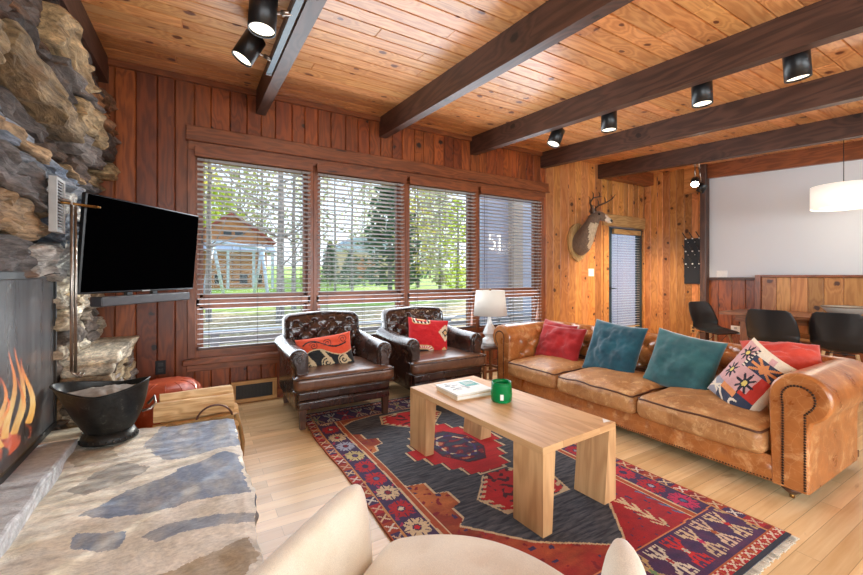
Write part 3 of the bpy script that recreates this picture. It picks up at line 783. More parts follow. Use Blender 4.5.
t = thing('hook_rail', 'short brass hook arm on the chimney that holds the fire tools', 'hook', (-.6, 2.76, 1.575))
m = M(); m.tube([(-.05, -.02, .0), (.0, -.02, .0), (.14, .0, -.01)], .007); obj('arm', m, MT['brass'], t)
m = M(); m.lathe([(.0, -.008), (.012, -.004), (.012, .004), (0, .008)], 12, T=TR((.14, 0, -.01))); obj('knob', m, MT['brass'], t)

# ------------------------------------------------------------ coal scuttle
t = thing('coal_bucket', 'black metal coal scuttle full of grey ash on the stone hearth', 'bucket', (-.41, 2.75, .315), R(-12))
def scut(r, z, w=0.0): return r, z
m = M(); n = 40
def bp(u, v, k=1.0):
    a = 2*PI*u; z = .05+.225*v
    r = (.105+.075*v**.9+.012*math.sin(v*PI))*k
    lip = max(0, math.cos(a-PI))**3*v**2*.07
    rx = (r+lip); z2 = z+.035*v*v*abs(math.cos(a))**1.5-.01*v*abs(math.sin(a))
    return (rx*math.cos(a), r*.92*math.sin(a), z2)
m.grid(lambda u, v: bp(u, v), n, 12); m.grid(lambda u, v: bp(u, v, .955), n, 12, flip=True)
m.grid(lambda u, v: tuple(Vector(bp(u, 1)).lerp(Vector(bp(u, 1, .955)), v)), n, 1)
m.tube([bp(i/40, 1, 1.0) for i in range(41)], .005, 6, cap=False)
m.lathe([(.0, .052), (.1, .052)], 32, cap=False)
obj('bucket_body', m, MT['scuttle'], t, fix=False)
m = M(); m.lathe([(.128, 0), (.131, .004), (.122, .028), (.107, .052), (.1, .052), (.115, .028), (.122, .004), (.122, 0), (.128, 0)], 40, cap=False, ys=.92)
for k in range(28):
    a = 2*PI*k/28; m.rbox(.127*math.cos(a), .117*math.sin(a), .014, .008, .008, .012, .003, n=1, k_=1)
obj('base_ring', m, MT['scuttle'], t)
m = M()
def ash(u, v):
    a = 2*PI*u; p = Vector(bp(u, .86, .95)); p = Vector((p.x*v, p.y*v, .25+.03*(1-v)+.012*nz(p.x*v*30, p.y*v*30)))
    return p
m.grid(ash, 40, 12); obj('ash', m, MT['ash'], t)
m = M(); m.tube([(.17, .03, .16), (.2, .03, .2), (.215, 0, .17), (.2, -.03, .15), (.16, -.03, .14)], .007); obj('side_handle', m, MT['steel'], t)
# ------------------------------------------------------------ pouf
t = thing('leather_pouf', 'round red-brown leather pouf behind the coal scuttle', 'pouf', (-.2, 3.68, 0))
m = M()
def pf(u, v, r=.25, h=.39):
    a = 2*PI*u; s = math.sin(PI*v); c = -math.cos(PI*v)
    rr = r*abs(s)**.5*(1-.02*abs(math.sin(a*6))**.3); return (rr*math.cos(a), rr*math.sin(a), h/2+h/2*(abs(c)**.8)*(1 if c > 0 else -1)+.0)
m.grid(pf, 72, 24); obj('body', m, MT['red_leather'], t)
m = M()
for k in range(12):
    a = 2*PI*(k+.5)/12/1.0
    m.tube([tuple(Vector(pf((k)/12, v))*1.0) for v in [.5+.04*j for j in range(12)]], .003, 5)
m.tube([pf(i/72, .6) for i in range(73)], .004, 5, cap=False)
obj('stitched_seam', m, MT['red_leather'], t)

# ------------------------------------------------------------ firewood in its carrier
def logm(L, w, h, sd, x=0):
    m = M(); n = 14; vs = []; fs = []
    sec = [(-.5, 0), (-.42, .3), (-.15, .5), (.25, .46), (.5, .12), (.42, -.28), (.05, -.5), (-.35, -.36)]
    rows = 13
    for i in range(rows):
        s = i/(rows-1)
        for j, (a, b) in enumerate(sec):
            k = 1+.1*nz(s*3+sd, j*1.3)
            vs.append(((s-.5)*L+(.01*nz(j*3, sd) if i in (0, rows-1) else 0), a*w*k, b*h*k))
    q = len(sec)
    for i in range(rows-1):
        for j in range(q): fs.append([i*q+j, i*q+(j+1) % q, (i+1)*q+(j+1) % q, (i+1)*q+j])
    t = 1+.12*nz(sd, 3)
    m.add(vs, fs, col=(t, t, t)); m.add(vs, [list(range(q))[::-1], [(rows-1)*q+j for j in range(q)]], col=(t*.85, t*.8, t*.72))
    return m
LG = [((.0, 3.12, .37), .42, .15, .11, 6, 'long split log on top of the firewood bundle, farthest back', 1),
      ((-.01, 2.98, .345), .44, .14, .12, 3, 'pale split log on top of the firewood bundle, in the middle', 2),
      ((.0, 2.9, .24), .46, .13, .11, 3, 'split log under the top ones, nearest the stone hearth', 3),
      ((.02, 3.06, .25), .44, .14, .12, 5, 'split log buried in the middle of the firewood bundle', 4),
      ((.01, 2.91, .12), .45, .13, .11, 2, 'lowest split log of the bundle beside the hearth', 5), ((.02, 3.06, .12), .45, .14, .12, 4, 'lowest split log of the bundle on the window side', 6)]
for (p, L, w, h, a, lb, sd) in LG:
    o = obj('firewood_log', fix(logm(L, w, h, sd), TR((0, 0, 0), rx=R(12*nz(sd, 2)))), MT['log'], None); o.location = p; o.rotation_euler = (0, R(1), R(a)); tag(o, lb, 'firewood', 'split logs in the carrier')
t = thing('log_carrier', 'tan canvas log carrier with leather loop handle around the firewood', 'log carrier', (.02, 2.99, 0))
m = M()
def sl(u, v):
    a = u; pts = [(-.165, .31), (-.16, .12), (-.13, .02), (0, .012), (.13, .02), (.16, .12), (.165, .31)]
    f = u*(len(pts)-1); i = min(int(f), len(pts)-2); k = f-i
    y = pts[i][0]*(1-k)+pts[i+1][0]*k; z = pts[i][1]*(1-k)+pts[i+1][1]*k
    return ((v-.5)*.36+.02*nz(u*5, v*3), y+.008*nz(v*9, u*9), z+.01*nz(v*8, u*6))
m.grid(sl, 36, 24); m.grid(lambda u, v: tuple(Vector(sl(u, v))+Vector((0, 0, -.004))), 36, 24, flip=True)
m.tube([(.2, -.12, .3), (.225, -.13, .2), (.24, -.1, .1), (.23, -.13, .02)], .014, 8)
obj('canvas_sling', m, MT['canvas'], t, fix=False)
m = M(); m.tube([(.075-.1*math.cos(PI*k/14), -.15-.02*math.sin(PI*k/14), .29+.1*math.sin(PI*k/14)) for k in range(15)], .006, 8); obj('handle', m, plain('brown_strap', S(86, 50, 34), .5), t)
m = M(); m.tube([(.0-.1*math.cos(PI*k/14), .16, .29+.05*math.sin(PI*k/14)) for k in range(15)], .006, 8); obj('handle', m, plain('brown_strap_far', S(86, 50, 34), .5), t)
# wall vent and outlets, switches
t = thing('floor_vent', 'pale wood framed dark grille low on the window wall', 'vent', (.47, WY-.014, .005))
m = M(); m.box(-.2, .2, -.02, 0, 0, .035, b=.003, g='x'); m.box(-.2, .2, -.02, 0, .165, .2, b=.003, g='x'); m.box(-.2, -.16, -.02, 0, .035, .165, b=.003, g='z'); m.box(.16, .2, -.02, 0, .035, .165, b=.003, g='z'); obj('frame', m, MT['vent'], t, fix=False)
m = M(); m.box(-.16, .16, -.006, 0, .035, .165)
for k in range(26): m.box(-.158+k*.0122, -.152+k*.0122, -.012, -.004, .035, .165)
obj('grille', m, MT['grille'], t, fix=False)
def plate(name, lb, cat, loc, axis, w, h, mat, detail, dm):
    t = thing(name, lb, cat, loc)
    m = M(); m2 = M()
    if axis == 'y':
        m.box(-w/2, w/2, -.007, 0, 0, h, b=.002)
        for (a, b, c, d) in detail: m2.box(a, b, -.011, -.005, c, d)
    else:
        m.box(-.007, 0, -w/2, w/2, 0, h, b=.002)
        for (a, b, c, d) in detail: m2.box(-.011, -.005, a, b, c, d)
    obj('cover_plate', m, mat, t, fix=False); obj('socket_face' if 'outlet' in name else 'switch_rocker', m2, dm, t, fix=False)
plate('wall_outlet', 'black power outlet low on the wood wall under the television', 'outlet', (-.27, WY, .345), 'y', .075, .12, MT['black'], [(-.018, .018, .02, .05), (-.018, .018, .07, .1)], MT['grille'])
plate('light_switch', 'white double light switch on the wood wall below the deer head', 'switch', (5.35, WY, 1.18), 'y', .13, .12, MT['white'], [(-.045, -.012, .03, .09), (.012, .045, .03, .09)], MT['white'])
plate('wall_thermostat', 'small white plate at the bottom left of the white wall', 'switch', (XR+.01, 2.93, 1.165), 'x', .14, .1, MT['white'], [(-.045, -.012, .02, .08), (.012, .045, .02, .08)], MT['white'])
plate('wall_outlet', 'white power outlet on the wainscot beside the leftmost dining chair', 'outlet', (XR, 2.75, .34), 'x', .12, .12, MT['white'], [(-.018, .018, .02, .05), (-.018, .018, .07, .1)], MT['lgrey'])
plate('wall_outlet', 'beige power outlet below the coat rack', 'outlet', (XR+.012, 3.33, .28), 'x', .08, .13, MT['vent'], [(-.018, .018, .02, .05), (-.018, .018, .07, .1)], MT['beam'])

# ------------------------------------------------------------ deer head
t = thing('deer_head_mount', 'mounted deer head with antlers on a wooden shield between the windows and the door', 'deer head', (5.02, WY, 1.40))
m = M(); sh = [(0, 0), (.12, .06), (.2, .17), (.225, .38), (.17, .5), (.1, .56), (0, .59), (-.1, .56), (-.17, .5), (-.225, .38), (-.2, .17), (-.12, .06)]
m.prism(sh, -.035, 0, 'y', g='z'); m.prism([(x*.9, .03+z*.9) for x, z in sh], -.045, -.034, 'y', g='z'); obj('shield_plaque', m, MT['old_beam'], t)
m = M()
pts = [(0, -.02, .27), (0, -.07, .29), (.0, -.13, .35), (.01, -.19, .45), (.03, -.235, .55), (.05, -.265, .63), (.085, -.305, .672), (.12, -.34, .665), (.15, -.372, .64), (.185, -.405, .61), (.21, -.432, .59), (.222, -.443, .58), (.228, -.449, .575)]
rs = [(.16, .19), (.155, .18), (.135, .15), (.11, .12), (.092, .1), (.082, .09), (.07, .078), (.062, .068), (.05, .055), (.036, .042), (.03, .034), (.024, .026), (.006, .008)]
def fine(A, k=4):
    o = []
    for a, b in zip(A, A[1:]):
        for j in range(k): o.append(tuple(a[i]+(b[i]-a[i])*j/k for i in range(len(a))))
    return o+[A[-1]]
m.tube(fine(pts), fine(rs), 36); m.c = [S(112, 90, 72)]*len(m.c)
for i, f in enumerate(m.f):
    c = sum((Vector(m.v[k]) for k in f), Vector())/len(f); al = c.x-c.y+.02*nz(c.x*30, c.y*30, c.z*30)
    if c.z < .56 and c.y < -.2 and .2 < al: m.c[i] = S(196, 176, 146)
    if al > .53: m.c[i] = S(212, 200, 180)
    if al > .645: m.c[i] = S(24, 20, 18)
obj('neck_and_head', m, MT['fur'], t)
fw = Vector((.7, -.7, 0)).normalized(); sdv = Vector((.7, .7, 0)).normalized()
for sg in (1, -1):
    d = sdv*sg; b = Vector((.045, -.265, .72))+d*.05
    m = M(); m.tube([b, b+d*.05+Vector((0, 0, .04))-fw*.02, b+d*.1+Vector((0, 0, .07))-fw*.03, b+d*.14+Vector((0, 0, .08))-fw*.03], [(.02, .014), (.012, .045), (.01, .036), (.004, .004)], 10, col=S(96, 76, 60)); obj('ear', m, MT['fur'], t)
    m = M(); e = Vector((.092, -.312, .69))+d*.062; m.lathe([(0, -.016), (.012, -.011), (.016, 0), (.012, .011), (0, .016)], 12, T=TR(e)); obj('eye', m, MT['screen'], t)
    b = Vector((.07, -.29, .735))+d*.03; Z = Vector((0, 0, 1))
    if sg > 0: P = [b, b+d*.03+Z*.06, b+fw*.05+d*.08+Z*.11, b+fw*.15+d*.12+Z*.15, b+fw*.24+d*.1+Z*.2, b+fw*.28+d*.05+Z*.26]
    else: P = [b-fw*.03, b-fw*.07+d*.03+Z*.06, b-fw*.1+d*.08+Z*.12, b-fw*.06+d*.12+Z*.18, b+fw*.03+d*.1+Z*.2, b+fw*.07+d*.05+Z*.21]
    m = M(); m.tube(P, [.017, .015, .014, .012, .009, .003], 8)
    for k, (a_, h_) in enumerate(((1, .05), (2, .1), (3, .1), (4, .07))): m.tube([P[a_], P[a_]+Z*h_*.6+d*.01, P[a_]+Z*h_-fw*.02], [.011, .008, .002], 6)
    obj('antler', m, MT['antler'], t)
# ------------------------------------------------------------ coat rack
t = thing('coat_rack', 'black wall board with rows of slanted coat hooks beside the dark post', 'coat rack', (XR+.012, 3.33, 1.06))
m = M(); m.box(-.02, 0, -.14, .13, 0, .72, b=.003); obj('backboard', m, plain('black_board', S(30, 34, 40), .5), t, fix=False)
random.seed(2)
for r in range(3):
    for c in range(3):
        if c == 2 and r == 5: continue
        y = .1-c*.1; z = .32+r*.2
        m = M(); m.tube([(-.02, y-.03, z-.05), (-.035, y-.02, z-.02), (-.075, y+.03, z+.1)], .007, 6)
        hk = obj('coat_hook', m, MT['black'], t)
        k = M(); k.lathe([(0, -.012), (.01, -.008), (.013, 0), (.01, .008), (0, .012)], 10, T=TR((-.05, y-.01, z-.005))); obj('hook_knob', k, MT['white'], hk); k = M(); k.lathe([(0, -.008), (.008, 0), (0, .008)], 8, T=TR((-.028, y-.035, z-.06))); obj('hook_knob', k, MT['white'], hk)

# ------------------------------------------------------------ dining corner
t = thing('dining_bench', 'built-in high backed wooden dining bench along the white wall', 'bench', (6.52, .9, 0))
m = M(); random.seed(9)
planks(m, -2.2, 1.5, lambda x: [(.45, 1.17)], 0, 'y', None, off=.12, wid=(.15, .17)); obj('back_panel', m, MT['pine_lit'], t, fix=False)
m = M(); m.box(.1, .2, -2.22, 1.53, 1.17, 1.2, b=.004, g='y'); m.box(.09, .2, 1.5, 1.56, 0, 1.2, b=.004, g='z'); obj('top_rail', m, MT['trim'], t, fix=False)
m = M(); m.box(-.32, .12, -2.2, 1.5, .41, .45, b=.006, g='y'); obj('seat', m, MT['pine_lit'], t, fix=False)
m = M(); m.box(-.28, -.25, -2.2, 1.5, 0, .41, b=.003, g='y'); obj('front_panel', m, MT['pine'], t, fix=False)
t = thing('dining_table', 'long wooden dining table between the black chairs and the bench', 'table', (5.98, .9, 0))
m = M()
for k in range(5): m.box(-.4+k*.16, -.4+(k+1)*.16-.001, -1.9, 1.55, .715, .75, b=.002, g='y', col=(random.uniform(.9, 1.08),)*3)
obj('tabletop', m, MT['walnut'], t, fix=False)
m = M(); m.box(-.33, .33, -1.7, 1.4, .65, .714, b=.002, g='y'); obj('apron', m, MT['walnut'], t, fix=False)
for (x, y) in ((-.32, 1.3), (.32, 1.3), (-.32, -1.6), (.32, -1.6)):
    m = M(); m.box(x-.04, x+.04, y-.04, y+.04, 0, .65, b=.005, g='z'); obj('leg', m, MT['walnut'], t, fix=False)
def shell_chair(loc, rz, label):
    t = thing('dining_chair', label, 'chair', loc, rz, 'black moulded dining chairs')
    m = M()
    prof = [(.21, .435), (.17, .425), (.06, .42), (-.06, .425), (-.14, .45), (-.185, .52), (-.205, .6), (-.22, .7), (-.235, .8), (-.238, .825)]
    wd = [.2, .225, .235, .235, .23, .235, .235, .225, .19, .15]
    cv = [.0, .02, .045, .06, .09, .1, .085, .06, .035, .02]
    def P(u, v, th=0.0):
        f = v*(len(prof)-1); i = min(int(f), len(prof)-2); k = f-i; L = lambda a, b: a*(1-k)+b*k
        x = (u-.5)*2; y = L(prof[i][0], prof[i+1][0]); z = L(prof[i][1], prof[i+1][1]); w = L(wd[i], wd[i+1]); c = L(cv[i], cv[i+1])
        s = min(1, max(0, (v-.35)/.25)); e = x*x*c
        return Vector((x*w, y+e*s*1.0, z+e*(1-s)*.9))
    m.grid(lambda u, v: P(u, v), 24, 36)
    def Q(u, v):
        s = min(1, max(0, (v-.35)/.25)); return P(u, v)+Vector((0, -.012*s, -.012*(1-s)))
    m.grid(Q, 24, 36, flip=True)
    for e in (0, 1):
        m.grid(lambda u, v: P(e, u).lerp(Q(e, u), v), 36, 1); m.grid(lambda u, v: P(u, e).lerp(Q(u, e), v), 24, 1)
    obj('seat_shell', m, MT['black'], t)
    for (sx, sy) in ((1, 1), (-1, 1), (1, -1), (-1, -1)):
        m = M(); m.tube([(sx*.12, sy*.12, .42), (sx*.21, sy*.21, 0)], [.016, .011], 8); obj('leg', m, MT['oak'], t)
    m = M()
    for s in (1, -1): m.tube([(s*.12, .12, .41), (s*.185, -.185, .13)], .004, 6); m.tube([(-.12, s*.12, .41), (.12, s*.12, .41)], .006, 6)
    obj('wire_brace', m, MT['blackmetal'], t)
shell_chair((5.56, 1.87, 0), R(-90), 'black moulded dining chair at the middle of the table, left of the one beside it')
shell_chair((5.68, 1.36, 0), R(-90), 'black moulded dining chair at the table nearest the right edge of the picture')
shell_chair((6.05, 2.72, 0), R(168), 'black moulded dining chair at the head of the table beside the dark post')
t = thing('serving_bowl', 'wide pale stoneware bowl on the dining table', 'bowl', (6.1, 1.45, .752))
m = M(); m.lathe([(.07, 0), (.09, .005), (.15, .04), (.19, .085), (.195, .1), (.185, .1), (.18, .085), (.14, .045), (.08, .014), (0, .012)], 40, cap=True); obj('bowl_body', m, plain('speckled_stoneware', S(176, 170, 158), .45), t)
m = M(); m.lathe([(.193, .092), (.2, .097), (.2, .104), (.193, .108), (.186, .104), (.186, .097), (.193, .092)], 40, cap=False); obj('rim', m, plain('brown_glazed_rim', S(120, 104, 86), .4), t)
# pendant
t = thing('pendant_lamp', 'white drum pendant lamp hanging over the dining table', 'pendant lamp', (6.0, 1.44, 1.925))
MT['pend'] = N('lit_drum_shade'); q = MT['pend']
bs_ = q.n('ShaderNodeBsdfDiffuse', {'Color': (.9, .87, .8, 1)}); e = q.n('ShaderNodeEmission', {'Color': (1, .93, .8, 1), 'Strength': .4})
ad = q.n('ShaderNodeAddShader'); q.t.links.new(bs_.outputs[0], ad.inputs[0]); q.t.links.new(e.outputs[0], ad.inputs[1]); MT['pend'] = q.out(ad)
m = M(); m.lathe([(.265, 0), (.265, .24), (.261, .24), (.261, 0), (.265, 0)], 56, cap=False); obj('drum_shade', m, MT['pend'], t)
m = M(); m.lathe([(0, .008), (.259, .008), (.259, .012), (0, .012)], 40, cap=False); obj('diffuser', m, MT['pend'], t)
m = M(); m.tube([(0, 0, .2), (0, 0, zb(1.44)-1.925+.2)], .004, 6); obj('cord', m, MT['black'], t)
m = M(); m.lathe([(.05, 0), (.05, .02)], 20, T=TR((0, 0, zc(1.44)-1.925-.022))); obj('ceiling_rose', m, MT['black'], t)

# ------------------------------------------------------------ track lights
def head(name, loc, d, label, on_track, r=.066, L=.17, group=None, lens='spot_lens'):
    """loc = centre of the can"""
    d = Vector(d).normalized(); q4 = Vector((0, 0, -1)).rotation_difference(d).to_matrix().to_4x4()
    t = thing(name, label, 'spotlight', loc, group=group)
    m = M(); m.lathe([(r*.9, L/2), (r, L/2-.006), (r, -L/2), (r*.9, -L/2), (r*.9, -L/2+.02)], 28, T=q4, cap=False); m.lathe([(0, L/2), (r*.9, L/2)], 28, T=q4, cap=False); obj('housing', m, MT['blackmetal'], t)
    m = M(); m.lathe([(0, -L/2+.012), (r*.9, -L/2+.012)], 28, T=q4, cap=False); obj('lens', m, MT[lens], t)
    a = Vector(on_track)-Vector(loc)
    m = M(); m.tube([a*.2, a*.62], .007, 8); m.tube([a*.6, a], .014, 10); obj('swivel_stem', m, MT['steel'], t)
    return t
def track(loc, y0, y1, mat, label):
    t = thing('light_track', label, 'light track', loc); m = M()
    vs = []
    for y in (y0, y1): vs += [(-.018, y, SL*y), (.018, y, SL*y), (.018, y, .03+SL*y), (-.018, y, .03+SL*y)]
    m.add(vs, [(0, 1, 2, 3), (7, 6, 5, 4), (0, 4, 5, 1), (1, 5, 6, 2), (2, 6, 7, 3), (3, 7, 4, 0)]); obj('rail', m, mat, t)
    m = M()
    for y in (y0+.01, y1-.01): m.box(-.02, .02, y-.015, y+.015, -.003+SL*y, .033+SL*y)
    obj('end_cap', m, MT['black'], t)
track((.455, 1.4, zb(1.4)+.004), -1.4, 1.74, MT['bluegrey'], 'blue-grey light track along the beam nearest the fireplace')
SPOTS = []
def hs(px, py, X, d, label, tx, tz, group, **k):
    import math as _m
    s_, c_ = _m.sin(R(30.5)), _m.cos(R(30.5)); l = (px-431.5)/398; r = (s_+c_*l, c_-s_*l, (275-py)/398); t_ = X/r[0]
    p = (X, r[1]*t_, 1.2+r[2]*t_)
    head('track_spotlight', p, d, label, (tx, p[1], tz(p[1])), group=group, **k); SPOTS.append((p, d))
    return p
G1 = 'spotlights on the track near the fireplace'; G2 = 'spotlights behind the third beam'
hs(263, 13, .3, (-.06, -.02, -.95), 'black can spotlight on the blue-grey track, nearest the camera', .455, lambda y: zb(y)+.02, G1, r=.07, L=.19)
hs(249, 48, .3, (-.42, .05, -.8), 'black can spotlight on the blue-grey track, nearest the window wall', .455, lambda y: zb(y)+.02, G1, r=.07, L=.19)
track((3.2, 1.0, zb(1.0)+.13), -1.6, 2.3, MT['black'], 'black light track fixed to the ceiling behind the third beam')
zz = lambda y: zb(y)+.14
hs(797, 65, 3.2, (.12, -.02, -.95), 'lit black can spotlight behind the third beam, nearest the right edge of the picture', 3.2, zz, G2)
hs(702, 93, 3.2, (.0, -.03, -.98), 'lit black can spotlight behind the third beam, second from the right edge', 3.2, zz, G2)
hs(609, 121, 3.2, (.0, .0, -.98), 'lit black can spotlight behind the third beam, third from the right edge', 3.2, zz, G2)
hs(556, 137, 3.2, (-.35, .1, -.9), 'lit black can spotlight behind the third beam, nearest the window wall', 3.2, zz, G2)
track((5.75, 2.75, zb(2.75)+.13), -.8, .5, MT['black'], 'short black light track near the corner with the coat rack')
for (px, py, X, lb, e) in ((695, 182, 5.75, 'glaring spotlight near the coat rack, the upper of the two', 0), (702, 188, 5.75, 'glaring spotlight near the coat rack, the lower of the two', 1)):
    hs(px, py, X+.12*e, (-.6+.6*e, -.25+.6*e, -.6), lb, 5.75, lambda y: zb(y)+.14, 'glaring spotlights near the coat rack', r=.05, L=.12, lens='glare_lens')
# ------------------------------------------------------------ rug
RX0, RX1, RY0, RY1 = .755, 2.35, .735, 3.47
NAVY = S(58, 62, 76); CHAR = S(74, 76, 84); RED = S(206, 28, 34); DRED = S(140, 20, 34); CREAM = S(226, 200, 160); ORG = S(190, 96, 44); RUST = S(172, 62, 30); PURP = S(66, 44, 92); BLU = S(92, 110, 150); PINK = S(206, 44, 96); MAR = S(86, 20, 34)
def stepq(t, n): return math.floor(t*n)/n
CX_, CY_ = 1.555, 2.31
GP = [(1.6, 1.1), (1.3, 1.30), (1.08, 1.56), (1.13, 1.60), (1.13, 1.70), (1.19, 1.72), (1.19, 1.84), (1.12, 1.86), (1.12, 1.98), (1.02, 2.0), (1.0, 2.03), (1.0, 2.48), (1.06, 2.5), (1.08, 2.58), (1.14, 2.6), (1.14, 2.7), (1.07, 2.72), (1.07, 2.82), (1.0, 2.86), (1.0, 3.04), (1.1, 3.11), (1.3, 3.15), (1.55, 3.17), (1.9, 3.1), (2.12, 2.9), (2.12, 1.62), (2.05, 1.55), (1.91, 1.39), (1.67, 1.12)]
GQ = [(1.555+(a-1.555)*1.03, 2.13+(b-2.13)*1.012) for a, b in GP]
def field(x, y):
    dx = abs(x-CX_); dy = y-CY_; ady = abs(dy)
    # central medallion: stepped lozenge
    e = .365-.62*math.floor(ady/.105+.35)*.105 if ady < .42 else 0
    def med(k): return dx < e-k and ady < .42-k
    py = ady-.43
    pw = (.1+py*.95 if py < .19 else .28-(py-.19)*.3)
    if 0 <= py < .37 and dx < pw:
        edge = min(pw-dx, .37-py)
        if edge < .014 or (math.floor((py+dx*.4)/.026) % 2 == 0 and edge < .05 and dx > .08): return CREAM
        if edge < .024: return NAVY
        k = nz(x*24, y*24, 5); return MAR if (k > .1 and dx < .14) else RED
    if med(0):
        if not med(.016) or nz(x*60, y*60) > .62 and not med(.03): return CREAM
        if not med(.023): return MAR
        r = max(dx/.17, ady/.26, (dx/.17+ady/.26)*.72)
        if r < 1.0:
            k = nz(x*16, y*22, 1)
            if .62 < r < .7: return S(70, 44, 110) if k > -.1 else CREAM
            if r > .94: return MAR
            return NAVY if k > .2 else (S(70, 30, 60) if k > -.2 else (S(206, 120, 80) if k < -.48 else DRED))
        return RED
    if inpoly(x, y, GP):
        k = noise.fractal(Vector((x*9, y*70, 0)), .8, 2, 3)
        return lerp(S(92, 94, 100), S(38, 42, 58), max(0, min(1, .5+k)))
    if inpoly(x, y, GQ): return CREAM
    if True:
        k = noise.fractal(Vector((x*14, y*14, 3)), .8, 2, 3)
        if x < CX_+.0 or dy > 0: c = lerp(S(150, 54, 26), S(206, 118, 60), max(0, min(1, .45+.5*k+.5*math.sin(y*11))))
        else: c = lerp(S(196, 22, 34), S(150, 20, 44), max(0, min(1, .5+k)))
        if y < 1.5 and x > 1.12: c = lerp(c, S(176, 24, 36), .55+.4*nz(x*10, y*16, 2))
        if dy < 0 and x > CX_+.1:
            for (bx, cc) in ((1.922, CREAM), (2.105, BLU)):
                yy = y-1.05
                if 0 < yy < .27 and (abs(x-bx) < .005 or (abs(abs(x-bx)-((yy % .07)*.5)) < .008 and abs(x-bx) < .034 and yy > .02)): return cc
            if nz(x*40, y*40, 9) > .5: return PURP
        else:
            q1 = nz(x*28, y*28, 4)
            if q1 > .42: return DRED
            if q1 < -.5: return PURP
        return c
def motif(a, b, c1, c2):   # hooked cross, a,b in -1..1
    aa, ab = abs(a), abs(b)
    if aa+ab*.9 < .22: return c2
    if abs(aa-ab) < .12 and aa < .8: return c1
    if aa < .1 and ab < .95: return c1
    if (abs(ab-.55) < .09 or abs(ab-.85) < .07) and aa < .75 and math.floor(aa*6) % 2 == 0: return c1
    return None
def rosette(a, b, c, cc, bg):
    r = math.hypot(a, b); th = math.atan2(b, a)
    if r < .2: return cc
    if r < .3: return bg
    if r < .72+.2*abs(math.cos(th*4)): return c if not (abs(math.sin(th*4)) < .2 and r > .5) else bg
    return None
def rugc(x, y):
    # warp to look hand made
    x += .004*nz(y*9, 1); y += .004*nz(x*9, 2)
    if y < RY0+.02 or y > RY1-.02: return S(52, 56, 70)
    dl = min(x-RX0, RX1-x); de = min(y-RY0, RY1-y)
    if y < .803 or y > RY1-.07:
        if abs(y-.803) < .006 or abs(y-(RY1-.07)) < .006: return ORG
        a = ((x-RX0) % .062)/.062*2-1; b = ((min(y-RY0, RY1-y)-.02)/.05)*2-1
        if abs(abs(a)-abs(b)) < .22 and abs(a) < .8: return S(232, 214, 190)
        if abs(a) > .86: return ORG
        return S(186, 26, 36)
    if dl < .008: return ORG
    if dl < .07:
        if dl > .058: return S(214, 150, 90)
        a = ((y-RY0) % .085)/.085*2-1; b = (dl-.033)/.025
        i = math.floor((y-RY0)/.085)
        if abs(abs(a)-abs(b)*.6) < .16 and abs(a) < .6: return [CREAM, S(220, 180, 150), S(236, 226, 210)][i % 3]
        return [DRED, S(180, 30, 40), PURP, RUST][i % 4]
    endy = y < 1.037 or y > RY1-.3
    if endy:
        if abs(y-1.037) < .007 or abs(y-(RY1-.3)) < .007: return S(222, 140, 90)
        yy = y if y < 1.1 else RY1-(y-RY0)
        k = (x-(1.696-.122*8))/.122; i = round(k); a = (k-i)*2; b = (yy-.922)/.1
        c1 = [CREAM, S(200, 170, 120), S(232, 222, 200), S(214, 40, 44), S(222, 196, 160), S(230, 200, 170)][i % 6]
        c2 = [RED, S(120, 160, 110), S(190, 60, 60), S(220, 220, 200), PINK, ORG][i % 6]
        mm = motif(a, b, c1, c2)
        if mm: return mm
        return lerp(PURP, S(96, 50, 90), max(0, min(1, .5+nz(x*20, y*20))))
    if dl < .215:
        b = (dl-.14)/.07; k = (y-1.652)/.172; i = round(k); a = (k-i)*2/1.0
        if dl > .205: return CREAM
        if x < CX_: cols = [(CREAM, RED), (S(190, 24, 36), S(230, 210, 180)), (CREAM, DRED), (S(196, 30, 40), BLU), (S(196, 30, 40), S(40, 40, 70)), (S(210, 190, 130), S(90, 60, 110)), (S(176, 180, 200), DRED)]
        else: cols = [(PINK, BLU), (S(190, 24, 44), S(170, 170, 190)), (S(200, 34, 60), PURP)]
        c, cc = cols[i % len(cols)]
        r = rosette(a, b, c, cc, S(60, 36, 80))
        if r: return r
        if nz(x*35, y*35, 7) > .38: return S(176, 40, 90)
        return lerp(PURP, S(70, 44, 84), .5+.5*nz(x*15, y*15))
    if dl < .245: return lerp(RUST, ORG, .5+.5*nz(y*12, 3))
    if dl < .252: return CREAM
    return field(x, y)
t = thing('area_rug', 'red, navy and orange hand-knotted wool rug under the coffee table', 'rug', (1.55, 2.1, 0))
m = M(); cs = .0068; NX = int((RX1-RX0)/cs); NY = int((RY1-RY0)/cs)
def rf(u, v):
    y = RY0+(RY1-RY0)*v; x = RX0+(RX1-RX0)*u+.008*nz(y*4, 3)*(1 if u in (0, 1) else 0)+.02*nz(y*1.2, 8)*(1-u)
    return (x-1.55, y-2.1, .011+.0012*nz(x*6, y*6))
def rcf(u, v):
    x = RX0+(RX1-RX0)*u; y = RY0+(RY1-RY0)*v; c = rugc(x, y)
    k = 1+.22*nz(x*6, y*45, 6)+.12*nz(x*90, y*90, 1); return tuple(max(0, q*k*.8) for q in c)
m.grid(rf, NX, NY, cf=rcf, smooth=False)
for (u0, u1, vv) in ((0, 1, 0), (0, 1, 1)):
    m.grid(lambda u, v: (lambda p: (p[0], p[1], p[2]*(1-v)+.001))(rf(u, vv)), 60, 1, col=S(52, 56, 70))
for uu in (0, 1): m.grid(lambda u, v: (lambda p: (p[0], p[1], p[2]*(1-v)+.001))(rf(uu, u)), 90, 1, col=S(150, 60, 40))
obj('pile', m, MT['rug'], t, fix=False)
